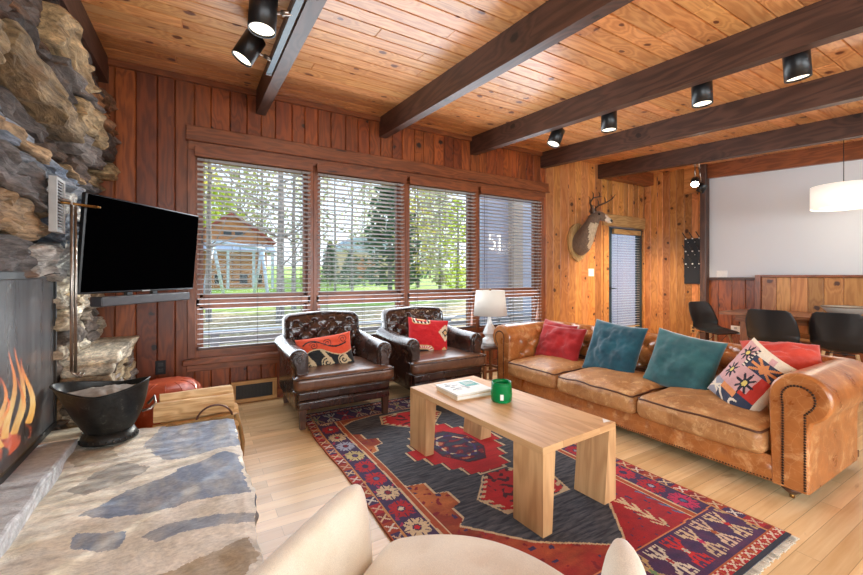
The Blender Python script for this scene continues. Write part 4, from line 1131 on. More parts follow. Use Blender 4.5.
for vv, nm in ((0, -1), (1, 1)):
    m = M(); random.seed(4)
    for k in range(330):
        u = (k+.5)/330; p = rf(u, vv); L = random.uniform(.02, .032); a = random.uniform(-.012, .012)
        m.box(p[0]-.0022, p[0]+.0022, min(p[1], p[1]+nm*L), max(p[1], p[1]+nm*L), .002, .007, T=TR((a*.3, 0, 0)), col=(1, 1, 1))
    obj('fringe', m, fabric('fringe_wool_%s' % ('near' if nm < 0 else 'far'), S(224, 216, 196)), t, fix=False)

# ------------------------------------------------------------ coffee table
t = thing('coffee_table', 'low pale oak coffee table with four slab legs standing on the rug', 'coffee table', (1.596, 1.893, .012), R(3.2))
hx, hy = .285, .587; Hh = .408
m = M()
for k in range(4): m.box(-hx+k*hx/2, -hx+(k+1)*hx/2-.0006, -hy, hy, Hh-.034, Hh, b=.0012, g='y', col=(random.uniform(.93, 1.06),)*3)
obj('tabletop', m, MT['oak'], t, fix=False)
for (sx, sy, tw, bw) in ((-1, -1, .085, .062), (1, -1, .06, .1), (-1, 1, .085, .062), (1, 1, .06, .1)):
    m = M(); x0 = sx*hx; P = [(x0, Hh-.034), (x0-sx*tw, Hh-.034), (x0-sx*bw, 0), (x0, 0)]
    y0, y1 = (-hy, -hy+.185) if sy < 0 else (hy-.2, hy)
    m.prism(P, y0, y1, 'y', g='z'); obj('leg', m, MT['oak'], t)
TZ = .4205
t = thing('book', 'thick pale hardback lying under the white magazine on the coffee table', 'book', (1.535, 2.17, TZ), R(-3))
m = M(); m.box(-.137, .137, -.132, .132, .003, .021, b=.001); obj('pages', m, MT['paper'], t, fix=False)
m = M(); m.box(-.14, .14, -.136, .136, 0, .003); m.box(-.14, .14, -.136, .136, .021, .024); m.box(-.142, -.137, -.136, .136, 0, .024, b=.001); obj('cover', m, plain('cream_cover', S(222, 206, 176), .5), t, fix=False)
t = thing('magazine', 'white magazine with teal and grey cover on top of the pale book', 'magazine', (1.532, 2.176, TZ+.0245), R(0))
m = M(); m.box(-.142, .142, -.135, .135, 0, .012, b=.001); obj('cover', m, MT['paper'], t, fix=False)
m = M(); m.box(.02, .125, -.01, .1, .012, .0126); obj('teal_panel', m, MT['tealp'], t, fix=False)
m = M()
for k in range(5): m.box(.035, .11, .08-k*.012, .084-k*.012, .0126, .013)
obj('panel_print', m, MT['paper'], t, fix=False)
m = M(); random.seed(8)
for k in range(16):
    x = random.uniform(-.12, .0); y = random.uniform(-.05, .1); m.box(x, x+random.uniform(.02, .05), y, y+random.uniform(.004, .02), .012, .0125)
m.box(.0, .02, -.05, .01, .012, .0127); obj('cover_picture', m, MT['greyp'], t, fix=False)
t = thing('candle_holder', 'green glass candle holder with a small white label on the coffee table', 'candle holder', (1.625, 1.905, TZ))
m = M(); m.lathe([(0, .0), (.056, 0), (.064, .01), (.066, .05), (.062, .1), (.061, .122), (.057, .122), (.058, .1), (.061, .05), (.058, .012), (0, .01)], 40); obj('glass_cup', m, MT['green'], t)
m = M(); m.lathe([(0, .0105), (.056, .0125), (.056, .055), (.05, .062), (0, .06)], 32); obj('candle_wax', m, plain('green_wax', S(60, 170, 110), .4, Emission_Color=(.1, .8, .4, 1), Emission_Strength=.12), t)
m = M(); a0 = R(232)
m.grid(lambda u, v: (.0672*math.cos(a0+(u-.5)*.3), .0672*math.sin(a0+(u-.5)*.3), .022+.035*v), 6, 2); obj('label', m, MT['paper'], t, fix=False)
m = M(); m.prism([(0, 0), (-.05, .005), (-.004, .045)], 0, .0015, 'z'); o = obj('white_piece', m, MT['paper']); o.location = (1.9, 1.345, TZ); tag(o, 'small white triangular card on the near right corner of the coffee table', 'piece')  # thin flat white triangle at the tabletop corner

# ------------------------------------------------------------ soft furnishing helpers
def resample(P, n):
    L = [0]
    for a, b in zip(P, P[1:]): L.append(L[-1]+math.hypot(b[0]-a[0], b[1]-a[1]))
    out = []; j = 0
    for i in range(n+1):
        s = L[-1]*i/n
        while j < len(L)-2 and L[j+1] < s: j += 1
        k = (s-L[j])/max(1e-9, L[j+1]-L[j]); out.append((P[j][0]+(P[j+1][0]-P[j][0])*k, P[j][1]+(P[j+1][1]-P[j][1])*k))
    return out, L[-1]
def scroll(r, cz, body, zin, zb_, inner0=None):
    """outward = +p ; p=0 is the roll centre"""
    P = [(-r*.92 if inner0 is None else inner0, zin), (-r, cz-.06)]
    for k in range(25):
        a = PI-(PI+R(52))*k/24; P.append((r*math.cos(a), cz+r*math.sin(a)))
    P += [(body+.012, cz-r*.95-.0), (body, cz-r-.05), (body, zb_)]
    return P
def tuftf(ds, dt, A, t0, t1, s0, s1, soft=.1):
    def f(s, t):
        if t < t0 or t > t1 or s < s0 or s > s1: return 0
        e = min(1, (t-t0)/.05, (t1-t)/.05, (s-s0)/.05, (s1-s)/.05)
        a = (s/ds+(t-t0)/dt)/1.0; b = (s/ds-(t-t0)/dt)/1.0
        pf_ = math.sqrt(abs(math.sin(PI*a)*math.sin(PI*b))+1e-6)
        da = abs(a-round(a)); db = abs(b-round(b)); bt = math.exp(-((da*da+db*db)/.018))
        return e*(A*(pf_**.7-.6)-A*.7*bt)
    return f
def sweep(m, P, n, s0, s1, ns, mp, disp=None, capa=True, capb=True, **k):
    Q, L = resample(P, n)
    nr = []
    for i in range(len(Q)):
        a = Q[max(0, i-1)]; b = Q[min(len(Q)-1, i+1)]; dx, dz = b[0]-a[0], b[1]-a[1]; l = math.hypot(dx, dz) or 1
        nr.append((-dz/l, dx/l))
    def fn(u, v):
        s = s0+(s1-s0)*u; i = round(v*n); q = Q[i]; d = disp(s, L*v) if disp else 0
        e = min(u, 1-u)*(abs(s1-s0)); rd = -.012*max(0, 1-e/.02)**2 if (capa or capb) else 0
        return mp(q[0]+nr[i][0]*(d+rd), q[1]+nr[i][1]*(d+rd), s)
    m.grid(fn, ns, n, **k)
    for c, u in ((capa, 0), (capb, 1)):
        if c: m.add([fn(u, j/n) for j in range(n+1)], [list(range(n+1))], **k)
def world(o_t, m):
    L = o_t.location; m.v = [(p[0]-L[0], p[1]-L[1], p[2]-L[2]) for p in m.v]; return m
def pillow(w, h, th, cf, nres, sd=0, wr=.006):
    m = M()
    for sg in (-1, 1):
        def fn(u, v, sg=sg):
            a, b = u*2-1, v*2-1
            x = a*w/2*(1-.07*(1-b*b)*abs(a)); z = b*h/2*(1-.07*(1-a*a)*abs(b))
            k = (max(0, 1-a**2)*max(0, 1-b**2))**.42
            y = sg*(th/2*k+wr*k*noise.fractal(Vector((a*2.2+sd, b*2.2, sg)), .9, 2.1, 3)*3)
            return (x, y, z)
        m.grid(fn, nres, nres, cf=(lambda u, v: cf(u, v)) if cf else None, flip=(sg > 0))
    return m
def place(name, label, cat, m, mat, loc, rx=0, ry=0, rz=0, group=None, base=None):
    T = TR(loc, rz=rz) @ TR((0, 0, 0), rx=rx) @ TR((0, 0, 0), ry=ry)
    o = obj(name, m, mat); o.matrix_world = T; tag(o, label, cat, group)
    return o

# ------------------------------------------------------------ chesterfield sofa
t = thing('chesterfield_sofa', 'long tan leather tufted sofa with rolled arms and three worn seat cushions', 'sofa', (3.15, 1.99, 0))
SZ, SR = .555, .13; NA, FA, BK = .815, 3.18, 3.47
P = scroll(SR, SZ, .04, .07, .07)
tf = tuftf(.24, .2, .045, .12, .52, 2.82, 3.42)
m = M(); sweep(m, P, 70, 2.70, 3.5, 60, lambda p, z, s: (s, NA-p, z), lambda s, t_: tf(s, t_), capb=False); obj('arm', world(t, m), MT['tan'], t)
m = M(); sweep(m, P, 70, 2.70, 3.5, 60, lambda p, z, s: (s, FA+p, z), lambda s, t_: tf(s, t_), capb=False); obj('arm', world(t, m), MT['tan'], t)
tb = tuftf(.24, .2, .055, .1, .54, .9, 3.1)
Pb = scroll(SR, SZ, .1, .2, .1)
m = M(); sweep(m, Pb, 80, NA-.02, FA+.02, 190, lambda p, z, s: (BK+p, s, z), tb, capa=True, capb=True); obj('backrest', world(t, m), MT['tan'], t)
m = M()
for i in range(-30, 60):
    for j in range(0, 9):
        # button positions: a and b both integers
        for kk in range(1):
            s = i*.12; tt = .1+j*.1
            a = s/.24+(tt-.1)/.2; b = s/.24-(tt-.1)/.2
            if abs(a-round(a)) < .01 and abs(b-round(b)) < .01 and .98 < s < 3.02 and .16 < tt < .5:
                Q_, L_ = resample(Pb, 200); q_ = Q_[int(tt/L_*200)]
                m.lathe([(0, -.006), (.009, -.003), (.011, .002), (0, .007)], 10, T=TR((BK+q_[0]+.03, s, q_[1]), ry=R(-60)))
obj('tufting_button', world(t, m), MT['tan'], t)
# arm facings with nail rows
KP = [(-.062, .09), (-.062, .5)]
for k in range(17):
    a = PI-(PI+R(35))*k/16; KP.append((.068*math.cos(a), SZ+.068*math.sin(a)))
KP += [(.028, .48), (.028, .09)]
for c, sg in ((NA, -1), (FA, 1)):
    m = M(); m.prism([(c+sg*p, z) for p, z in KP], 2.688, 2.702, 'x', g='z'); fp = obj('arm_facing', world(t, m), MT['tan'], t)
    m = M(); Q_, L_ = resample(KP, int(1.3/.0155))
    for (p, z) in Q_: m.lathe([(.0068, 0), (.0055, .004), (0, .0066)], 6, T=TR((2.688, c+sg*p, z), ry=R(-90)))
    obj('nailhead_trim', world(t, m), MT['nail'], t)
m = M()
def fr(u, v):
    y = .93+2.14*u; z = .07+.14*v; b = abs(math.sin(PI*(u*9)))**.5
    x = 2.715-.012*math.sin(PI*v)-.004*b
    d = min(abs((u*9+.5) % 1-.5)/9*2.14, 1); x += .012*math.exp(-((d/.02)**2+((v-.62)/.12)**2))
    return (x, y, z)
m.grid(fr, 200, 12); m.box(2.72, 3.4, .92, 3.08, .1, .205)
obj('front_rail', world(t, m), MT['tan'], t, fix=False)
m = M()
for k in range(1, 9):
    y = .93+2.14*k/9; m.lathe([(0, -.004), (.008, 0), (.007, .004), (0, .006)], 10, T=TR((2.722, y, .155), ry=R(-90)))
obj('rail_button', world(t, m), MT['tan'], t)
m = M()
for k in range(138): m.lathe([(.0068, 0), (.0055, .004), (0, .0066)], 6, T=TR((2.713, .935+k*.0155, .079), ry=R(-90)))
obj('nailhead_trim', world(t, m), MT['nail'], t)
m = M(); m.box(2.74, 3.58, .79, 3.2, .062, .1); m.box(3.3, 3.57, .8, 3.2, .1, .4); obj('base_frame', world(t, m), MT['darkwood'], t, fix=False)
for (y0, y1, sd) in ((.95, 1.695, 1), (1.7, 2.415, 2), (2.42, 3.045, 3)):
    yc = (y0+y1)/2; L = y1-y0
    def cf(p, yc=yc, L=L, sd=sd):
        u = (p.x-3.0)/.35; v = (p.y-yc)/(L/2); k = max(0, 1-u*u)*max(0, 1-abs(v)**2.5)
        top = p.z > .268
        z = p.z+(.06*k**.6 if top else 0)+.008*noise.fractal(Vector((p.x*7+sd, p.y*7, 0)), .9, 2, 3)*(1 if top else .3)
        x = p.x-.015*max(0, 1-v*v)*(1 if u < -.9 else 0)
        return (x, p.y, z)
    m = M(); m.rbox(3.0, yc, .268, .69, L-.006, .14, .05, n=16, k_=4, fn=cf); cu = obj('seat_cushion', world(t, m), MT['tan_worn'], t)
    m = M()
    def pz(x, y): return cf(Vector((x, y, .3245)))
    pts = [pz(2.72+.56*(1-k/8), y0+.0165) for k in range(9)]+[pz(2.685, y0+.019)]+[pz(2.668, y0+.032+(L-.064)*k/14) for k in range(15)]+[pz(2.685, y1-.019)]+[pz(2.72+.56*k/8, y1-.0165) for k in range(9)]
    m.tube(pts, .0065, 6); obj('piping', world(t, m), plain('dark_brown_piping', S(84, 48, 26), .5), cu)
for (x, y) in ((2.76, .86), (2.76, 3.14), (3.5, .86), (3.5, 3.14)):
    m = M(); m.lathe([(.0, .064), (.042, .064), (.046, .05), (.03, .036), (.022, .03), (.018, .026), (0, .026)], 18, T=TR((x, y, 0))); ft = obj('foot', world(t, m), MT['darkwood'], t)
    m = M(); m.lathe([(0, -.009), (.013, -.009), (.015, 0), (.013, .009), (0, .009)], 14, T=TR((x, y, .0155), rx=R(90))); m.tube([(x, y, .03), (x, y, .014)], .006, 6); obj('caster', world(t, m), MT['brass'], ft)

G = 'cushions on the tan sofa'
place('throw_pillow', 'red cotton throw pillow at the front of the far end of the tan sofa', 'pillow', pillow(.5, .4, .15, None, 30, 1, .012), MT['redf'], (3.14, 2.8, .5), rx=R(-28), ry=R(1), rz=R(-80))
place('throw_pillow', 'red cotton throw pillow tucked behind the other red one', 'pillow', pillow(.44, .4, .13, None, 26, 2, .01), MT['redf'], (3.22, 2.93, .52), rx=R(-22), ry=R(5), rz=R(-88))
place('throw_pillow', 'deep teal velvet throw pillow in the middle of the tan sofa', 'pillow', pillow(.48, .48, .15, None, 44, 3, .009), MT['teal'], (3.15, 2.2, .55), rx=R(-22), ry=R(5), rz=R(-84))
place('throw_pillow', 'lighter green-teal velvet throw pillow beside the patterned one', 'pillow', pillow(.48, .45, .15, None, 36, 4, .007), MT['teal2'], (3.14, 1.62, .54), rx=R(-22), ry=R(8), rz=R(-84))
def kil3(u, v):
    u, v = u*1.0, v*1.0
    NV = S(48, 56, 78); PK = S(206, 160, 158); CR = S(226, 214, 192); OR = S(216, 140, 84); RD = S(190, 50, 36)
    if u > .93 or v > .96 or u < .03: return CR
    def star(cx, cy, r):
        a, b = (u-cx)/r, (v-cy)/r; rr = math.hypot(a, b); th = math.atan2(b, a)
        if rr < .25: return S(220, 200, 110)
        if rr < .4+.6*abs(math.cos(th*4))**3: return S(38, 38, 50)
        return None
    if v > .66 and u > .36:
        if v > .88: return CR if math.floor(u*9+v*4) % 3 else PK
        a, b = (u-.66)/.2, (v-.77)/.09
        if abs(a)+abs(b)*.5 < .5 or (abs(abs(a)-abs(b)) < .22 and abs(a) < 1.1) or (abs(a) < 1.3 and abs(b) < .22): return OR
        return NV
    if v > .3:
        for c in ((.22, .82, .13), (.22, .5, .14), (.6, .47, .17)):
            s_ = star(*c)
            if s_: return s_
        if .31 < u < .36 and v > .64: return S(40, 40, 50) if math.floor(v*40) % 2 else CR
        return RD if (u > .74 or (u > .6 and v < .36)) else PK
    a, b = (u-.3)/.22, (v-.16)/.12
    if u < .26:
        if abs(abs(a+.7)-abs(b)) < .16 or abs(b) < .12: return CR
        return S(150, 150, 160)
    if v > .2 and u < .6: return OR
    r = math.hypot((u-.68)/.16, (v-.12)/.1)
    if .5 < r < .85 and not (u > .7 and v > .12): return CR
    if abs(u-.45+v) < .03: return CR
    return NV
place('kilim_pillow', 'patterned kilim pillow in pink, navy, cream and orange leaning on the near sofa arm', 'pillow', pillow(.33, .45, .15, kil3, 80, 5, .004), MT['pattern'], (2.97, 1.13, .54), rx=R(-18), ry=R(29), rz=R(-104))
place('knit_cushion', 'red knitted cushion lying in the near corner of the tan sofa', 'pillow', pillow(.42, .36, .12, None, 30, 6, .01), MT['knit'], (3.3, 1.08, .64), rx=R(-58), ry=R(-2), rz=R(-66))

# ------------------------------------------------------------ club armchairs
def armchair(loc, rz, label, tufts):
    t = thing('leather_armchair', label, 'armchair', loc, rz, 'dark leather armchairs by the window')
    P = scroll(.072, .535, .03, .3, .14)
    for sg in (-1, 1):
        m = M(); sweep(m, P, 44, .06, .8, 30, lambda p, z, s: (sg*(.36+p), s, z+.03*max(0, (s-.4)/.4)), None); ar = obj('arm', m, MT['brown'], t)
        KQ = [(-.045, .2), (-.045, .5)]+[(.048*math.cos(PI-(PI+R(30))*k/12), .535+.048*math.sin(PI-(PI+R(30))*k/12)) for k in range(13)]+[(.024, .47), (.02, .2)]
        m = M(); m.prism([(sg*(.36+p), z) for p, z in KQ], .045, .062, 'y', g='z'); m.tube([(sg*(.36+p), .05, z) for p, z in KQ], .006, 6); obj('arm_facing', m, MT['brown'], ar)
        m = M(); m.tube([(sg*(.36+.03*math.cos(a)*(1-k/14)), .043, .535+.03*math.sin(a)*(1-k/14)) for k, a in [(j, -PI/2+j*.6) for j in range(12)]], .005, 6); obj('scroll_piping', m, MT['brown'], ar)
    m = M(); tl_ = math.tan(R(12))
    def bf(p):
        x, y, z = p; ft = y < .69
        w = 1-.06*max(0, (.62-z)/.3) if True else 1
        zz_ = z-(.02*(x/.36)**2 if z > .7 else 0)
        y2 = y+(z-.4)*tl_
        if ft:
            s = x; tt = z-.38
            a = s/.17+tt/.15; b = s/.17-tt/.15
            pf_ = math.sqrt(abs(math.sin(PI*a)*math.sin(PI*b))+1e-6); da = abs(a-round(a)); db = abs(b-round(b)); bt = math.exp(-(da*da+db*db)/.02)
            e = max(0, min(1, (.33-abs(x))/.06, (.8-z)/.06))
            y2 -= e*(.03*(pf_**.7-.5)-.022*bt)+.008*noise.fractal(Vector((x*16, z*16, loc[0])), .9, 2, 3)
        return (x*w, y2, zz_)
    m.rbox(0, .7, .585, .72, .15, .5, .06, n=44, k_=4, fn=bf); bk_ = obj('backrest', m, MT['brown'], t)
    m = M()
    for i in range(-6, 7):
        for j in range(0, 8):
            s = i*.085; tt = j*.075; a = s/.17+tt/.15; b = s/.17-tt/.15
            if abs(a-round(a)) < .01 and abs(b-round(b)) < .01 and abs(s) < .3 and .1 < tt < .4:
                m.lathe([(0, -.004), (.009, 0), (.007, .005), (0, .007)], 8, T=TR((s, .645+(tt-.02)*tl_, .38+tt), rx=R(90)))
    obj('tufting_button', m, MT['brown'], bk_)
    m = M(); m.tube([(-.33, .625, .4), (-.347, .676, .6), (-.346, .714, .77), (-.31, .724, .808), (0, .732, .832), (.31, .724, .808), (.346, .714, .77), (.347, .676, .6), (.33, .625, .4)], .007, 6); obj('piping', m, MT['brown'], bk_)
    m = M()
    def sf(p):
        x, y, z = p
        w = 1+.36*max(0, min(1, (.1-y)/.06)) if y < .1 else 1
        u = x/.42; v = (y-.3)/.32; k = max(0, 1-u*u)*max(0, 1-v*v)
        return (x*w, y, z+(.03*k if z > .35 else 0)-(.012*(y-.05) if z > .35 else 0))
    m.rbox(0, .285, .35, .61, .63, .12, .042, n=22, k_=4, fn=sf); sc_ = obj('seat_cushion', m, MT['brown_seat'], t)
    m = M()
    for z in (.297, .392):
        m.tube([(-.405, .12, z), (-.413, .02, z), (-.4, -.022, z), (0, -.03, z+.0), (.4, -.022, z), (.413, .02, z), (.405, .12, z)], .006, 6)
    obj('piping', m, MT['brown'], sc_)
    m = M(); m.box(-.375, .375, .03, .78, .14, .285, b=.012); m.rbox(0, .03, .25, .76, .03, .07, .012, n=6, k_=2); m.rbox(0, .03, .175, .76, .03, .07, .012, n=6, k_=2)
    m.tube([(-.375, .012, .212), (.375, .012, .212)], .006, 6); m.box(-.37, .37, .72, .82, .2, .5, b=.01)
    obj('seat_base', m, MT['brown'], t)
    for (x, y) in ((-.345, .04), (.345, .04), (-.33, .77), (.33, .77)):
        m = M(); T = TR((x, y, 0)); s = .026; q_ = .02
        lo = .0 if y > .3 and False else 0
        m.add([(-q_, -q_, lo), (q_, -q_, lo), (q_, q_, lo), (-q_, q_, lo), (-s, -s, .15), (s, -s, .15), (s, s, .15), (-s, s, .15)], [(3, 2, 1, 0), (4, 5, 6, 7), (0, 1, 5, 4), (1, 2, 6, 5), (2, 3, 7, 6), (3, 0, 4, 7)], T=T, g='z'); obj('leg', m, MT['darkwood'], t)
    return t
armchair((1.045, 3.11, .013), 0, 'worn dark brown leather armchair beside the fireplace end, with the orange and black pillow', 0)
armchair((2.055, 3.13, .013), 0, 'worn dark brown leather armchair next to the white lamp, with the red pillow', 0)
def kil1(u, v):
    OR = S(222, 84, 52); BKc = S(30, 32, 34); BG = S(206, 184, 146)
    mid_ = .5+.12*math.sin(u*PI*2.2-.6)
    def scr(cx, cy, r, w=.25):
        a, b = (u-cx)*1.6/r, (v-cy)/r; rr = math.hypot(a, b); th = math.atan2(b, a)
        return abs(((rr-th/(2*PI)*.5) % .5)-.25) < w*.5 and rr < 1
    if v > mid_:
        if abs(v-mid_-.22-.05*math.sin(u*9)) < .022 and .1 < u < .9: return BKc
        for c in ((.3, .72), (.55, .74), (.84, .8)):
            if scr(c[0], c[1], .13, .16): return BKc
        return OR
    if v > mid_-.03: return BG
    for c in ((.2, .18), (.5, .2), (.8, .22)):
        if scr(c[0], c[1], .17, .3): return BG
    k = (u*3.2+v*1.3) % 1
    if k < .2 and v > .14: return BG
    return BKc
def kil2(u, v):
    RDc = S(200, 26, 34); BG = S(216, 176, 124); WH = S(236, 228, 210); BKc = S(34, 24, 28)
    a, b = abs(u-.32), v
    def band(d):
        if d < 0: return None
        if d < .03: return BG
        if d < .1: return WH if math.floor((u+v)*16) % 2 else BKc
        if d < .13: return BG
        return None
    # upper left half octagon
    d = max(abs(u-.3)*1.0-.32+.0, (.72-v)); d1 = max(abs(u-.3)-.1, (1-v)-.06, (abs(u-.3)+(1-v))*.75-.14)
    if d1 < 0: return BG
    if d1 < .04: return RDc
    if d1 < .1: return WH if math.floor((u+v*.3)*22) % 2 else BKc
    if d1 < .125: return BG
    d2 = max(abs(u-.38)-.12, v-.1, (abs(u-.38)+v)*.75-.17)
    if d2 < -.08: return RDc
    if d2 < 0: return BKc
    if d2 < .03: return BG
    if d2 < .1: return WH if math.floor(math.atan2(v, u-.38)*7) % 2 else RDc
    if d2 < .125: return BG
    d3 = abs(u-.92)*1.0+abs(v-.62)*.8
    if d3 < .06: return BG
    if d3 < .1: return BKc
    if d3 < .2: return WH if math.floor(d3*40+v*20) % 2 else BG
    if abs(u-.9)+abs(v-.15) < .08: return BG
    return RDc
place('kilim_pillow', 'orange and black scroll-patterned kilim pillow on the armchair beside the fireplace end', 'pillow', pillow(.47, .31, .13, kil1, 80, 7, .004), MT['pattern'], (.95, 3.4, .53), rx=R(-22), ry=R(-7), rz=R(-12))
place('kilim_pillow', 'red kilim pillow with cream and black medallions on the armchair next to the lamp', 'pillow', pillow(.43, .37, .13, kil2, 80, 8, .004), MT['pattern'], (2.02, 3.5, .575), rx=R(-20), ry=R(7), rz=R(-14))

# ------------------------------------------------------------ side table and lamp
t = thing('side_table', 'small brown wooden side table holding the lamp between armchair and sofa', 'side table', (2.78, 3.49, 0))
m = M(); m.box(-.17, .17, -.15, .15, .395, .42, b=.004, g='x'); obj('tabletop', m, MT['darkwood'], t, fix=False)
for (x, y) in ((-.13, -.11), (.13, -.11), (-.13, .11), (.13, .11)):
    m = M(); m.box(x-.017, x+.017, y-.017, y+.017, 0, .395, b=.003, g='z'); obj('leg', m, MT['walnut'], t, fix=False)
for bb in ((-.13, .13, -.12, -.1, .15, .175), (-.13, .13, .1, .12, .15, .175), (-.14, -.12, -.11, .11, .15, .175), (.12, .14, -.11, .11, .15, .175)):
    m = M(); m.box(*bb, g='x'); obj('stretcher', m, MT['walnut'], t, fix=False)
t = thing('table_lamp', 'white faceted table lamp with a tapered white drum shade', 'lamp', (2.8, 3.47, .4205))
m = M(); m.lathe([(.08, 0), (.105, .035), (.1, .075), (.06, .1), (.095, .135), (.07, .185), (.035, .24), (.02, .3), (.018, .34)], 7, smooth=False, xs=1.0, ys=.85)
m.v = [(x+.012*math.sin(z*16)-.03*max(0, .2-z)*(z > .09), y, z) for x, y, z in m.v]; obj('base', m, plain('white_ceramic', S(232, 232, 230), .3), t)
m = M(); m.lathe([(.186, .335), (.157, .61), (.155, .61), (.184, .335), (.186, .335)], 48, cap=False); obj('lamp_shade', m, MT['shade'], t)
m = M(); m.tube([(0, 0, .33), (0, 0, .5)], .006, 6); m.tube([(-.156, 0, .6), (.156, 0, .6)], .002, 5); m.tube([(0, -.156, .6), (0, .156, .6)], .002, 5); obj('stem', m, MT['brass'], t)
m = M(); m.lathe([(0, 0), (.025, .02), (.032, .05), (.02, .08), (0, .09)], 16, T=TR((0, 0, .42))); obj('bulb', m, MT['white'], t)
m = M(); m.lathe([(.0, .0), (.01, .005), (.012, .015), (0, .025)], 10, T=TR((0, 0, .605))); obj('finial', m, MT['brass'], t)
t = thing('coaster', 'thin wooden tray edge on the window sill side of the side table', 'coaster', (2.68, 3.6, .4205))
m = M(); m.box(-.04, .04, -.03, .03, 0, .01, b=.003); obj('tile', m, MT['walnut'], t, fix=False)

# ------------------------------------------------------------ cream barrel chair in the foreground
t = thing('cream_armchair', 'cream upholstered barrel armchair in the foreground, seen from behind the seat', 'armchair', (.36, .61, 0), R(-50.5))
m = M()
path = []
for k in range(9): path.append((-.335-.01*math.sin(PI/2*k/8), .33-.43*k/8, -1))
for k in range(1, 24): a = PI+PI*k/24; path.append((.345*math.cos(a), -.1+.35*math.sin(a), 0))
for k in range(9): path.append((.335+.01*math.cos(PI/2*k/8), -.1+.43*k/8, 1))
npth = len(path)
def shell(u, v):
    f = u*(npth-1); i = min(int(f), npth-2); k = f-i
    px, py = path[i][0]*(1-k)+path[i+1][0]*k, path[i][1]*(1-k)+path[i+1][1]*k
    dx, dy = path[i+1][0]-path[i][0], path[i+1][1]-path[i][1]; l = math.hypot(dx, dy); nx, ny = dy/l, -dx/l
    e = min(u, 1-u)*2
    top = .625-.02*min(1, e*1.6)
    th = .066
    a = v*2*PI  # closed section: rounded slab between z=.16 and top
    cz, hz = (top+.16)/2, (top-.16)/2
    ca, sa = math.cos(a), math.sin(a)
    ox = th*(abs(ca)**.75)*(1 if ca > 0 else -1)*(.8+.35*max(0, -sa)*.6); oz = hz*(abs(sa)**.6)*(1 if sa > 0 else -1)
    z = cz+oz
    if e < .08:
        q_ = math.sqrt(max(0, 1-(1-e/.08)**2)); ox *= max(.02, q_); z = cz+(z-cz)*(.88+.12*q_)
    p = Vector((px+nx*ox, py+ny*ox, z))
    if e < .5: p.y += .14*(1-e/.5)*(.62-z)*1.0+0
    return p
m.grid(shell, 110, 48); obj('barrel_back', m, MT['cream'], t)
m = M()
def cs_(p):
    x, y, z = p
    k = max(0, 1-(x/.3)**2)*max(0, 1-((y-.1)/.42)**2)
    if y > .2: y = y-.1*(x/.29)**2*((y-.2)/.25)
    return (x, y, z+(.05*k**.7 if z > .38 else 0))
m.rbox(0, .11, .355, .58, .74, .16, .06, n=20, k_=5, fn=cs_); se = obj('seat_cushion', m, MT['cream'], t)
m = M(); m.rbox(0, .08, .2, .6, .74, .16, .05, n=10, k_=4, fn=lambda p: (p.x, p.y-(.1*(p.x/.3)**2 if p.y > .2 else 0), p.z)); obj('seat_base', m, MT['cream'], t)
m = M(); m.lathe([(0, .02), (.24, .02), (.25, .03), (.25, .1), (.2, .125), (0, .125)], 40, T=TR((0, -.0, 0))); m.lathe([(0, 0), (.27, 0), (.27, .018), (0, .02)], 40); obj('swivel_base', m, MT['darkwood'], t)
# ------------------------------------------------------------ outdoors
def gz(x, y): return -.45+max(0, y-6)*.045+.05*nz(x*.15, y*.15)
q = N('lawn_and_leaves'); o_ = q.ob(); yy = q.n('ShaderNodeSeparateXYZ', {0: o_}).outputs[1]
k = q.rng(q.math('ADD', yy, q.math('MULTIPLY', q.noise(o_, .4, 3), 5)), 16.5, 19)
n1 = q.noise(o_, 9, 6, .75); n2 = q.noise(o_, 2.5, 5, .7)
lv = q.ramp(n1, [(.3, S(96, 74, 50)), (.5, S(176, 148, 104)), (.68, S(222, 204, 160))]); gr = q.ramp(n2, [(.3, S(110, 140, 40)), (.55, S(160, 190, 70)), (.75, S(200, 212, 110))])
MT['ground'] = q.done(q.mix(k, lv, gr), .95, q.bump(n1, .8, .05))
m = M(); m.grid(lambda u, v: (lambda x, y: (x, y, gz(x, y)))(-45+130*u, 4.5+75*v), 60, 60); o = struct('ground_outside', m, MT['ground'], fix=False)
MT['deck'] = plain('grey_deck_paint', S(168, 176, 180), .6); MT['siding'] = plain('grey_siding', S(182, 186, 200), .6); MT['post'] = plain('beige_post', S(186, 170, 150), .6)
MT['pblue'] = plain('pale_blue_pole', S(186, 202, 214), .5)
MT['bark'] = wood('tree_bark', S(170, 162, 150), S(96, 88, 80), None, .9, bs=.6); MT['cabin'] = wood('orange_cabin_logs', S(214, 150, 96), S(168, 104, 58), None, .7)
MT['roof'] = plain('pale_porch_roof', S(186, 196, 206), .6); MT['darkwin'] = plain('dark_window', S(52, 56, 58), .3); MT['garage'] = plain('cream_wall', S(220, 196, 156), .8)
def leafmat(n, c): 
    q = N(n); d = q.n('ShaderNodeBsdfDiffuse', {'Color': q.mix(1, q.col(), c, 'MULTIPLY')}); l = q.n('ShaderNodeBsdfTranslucent', {'Color': q.mix(1, q.col(), c, 'MULTIPLY')})
    x = q.n('ShaderNodeMixShader', {0: .35}); q.t.links.new(d.outputs[0], x.inputs[1]); q.t.links.new(l.outputs[0], x.inputs[2]); return q.out(x)
LF = {k: leafmat('leaves_'+k, c) for k, c in (('yellow', S(210, 206, 110)), ('olive', S(168, 170, 120)), ('pine', S(96, 122, 98)), ('lime', S(190, 205, 80)), ('pale', S(206, 206, 180)))}
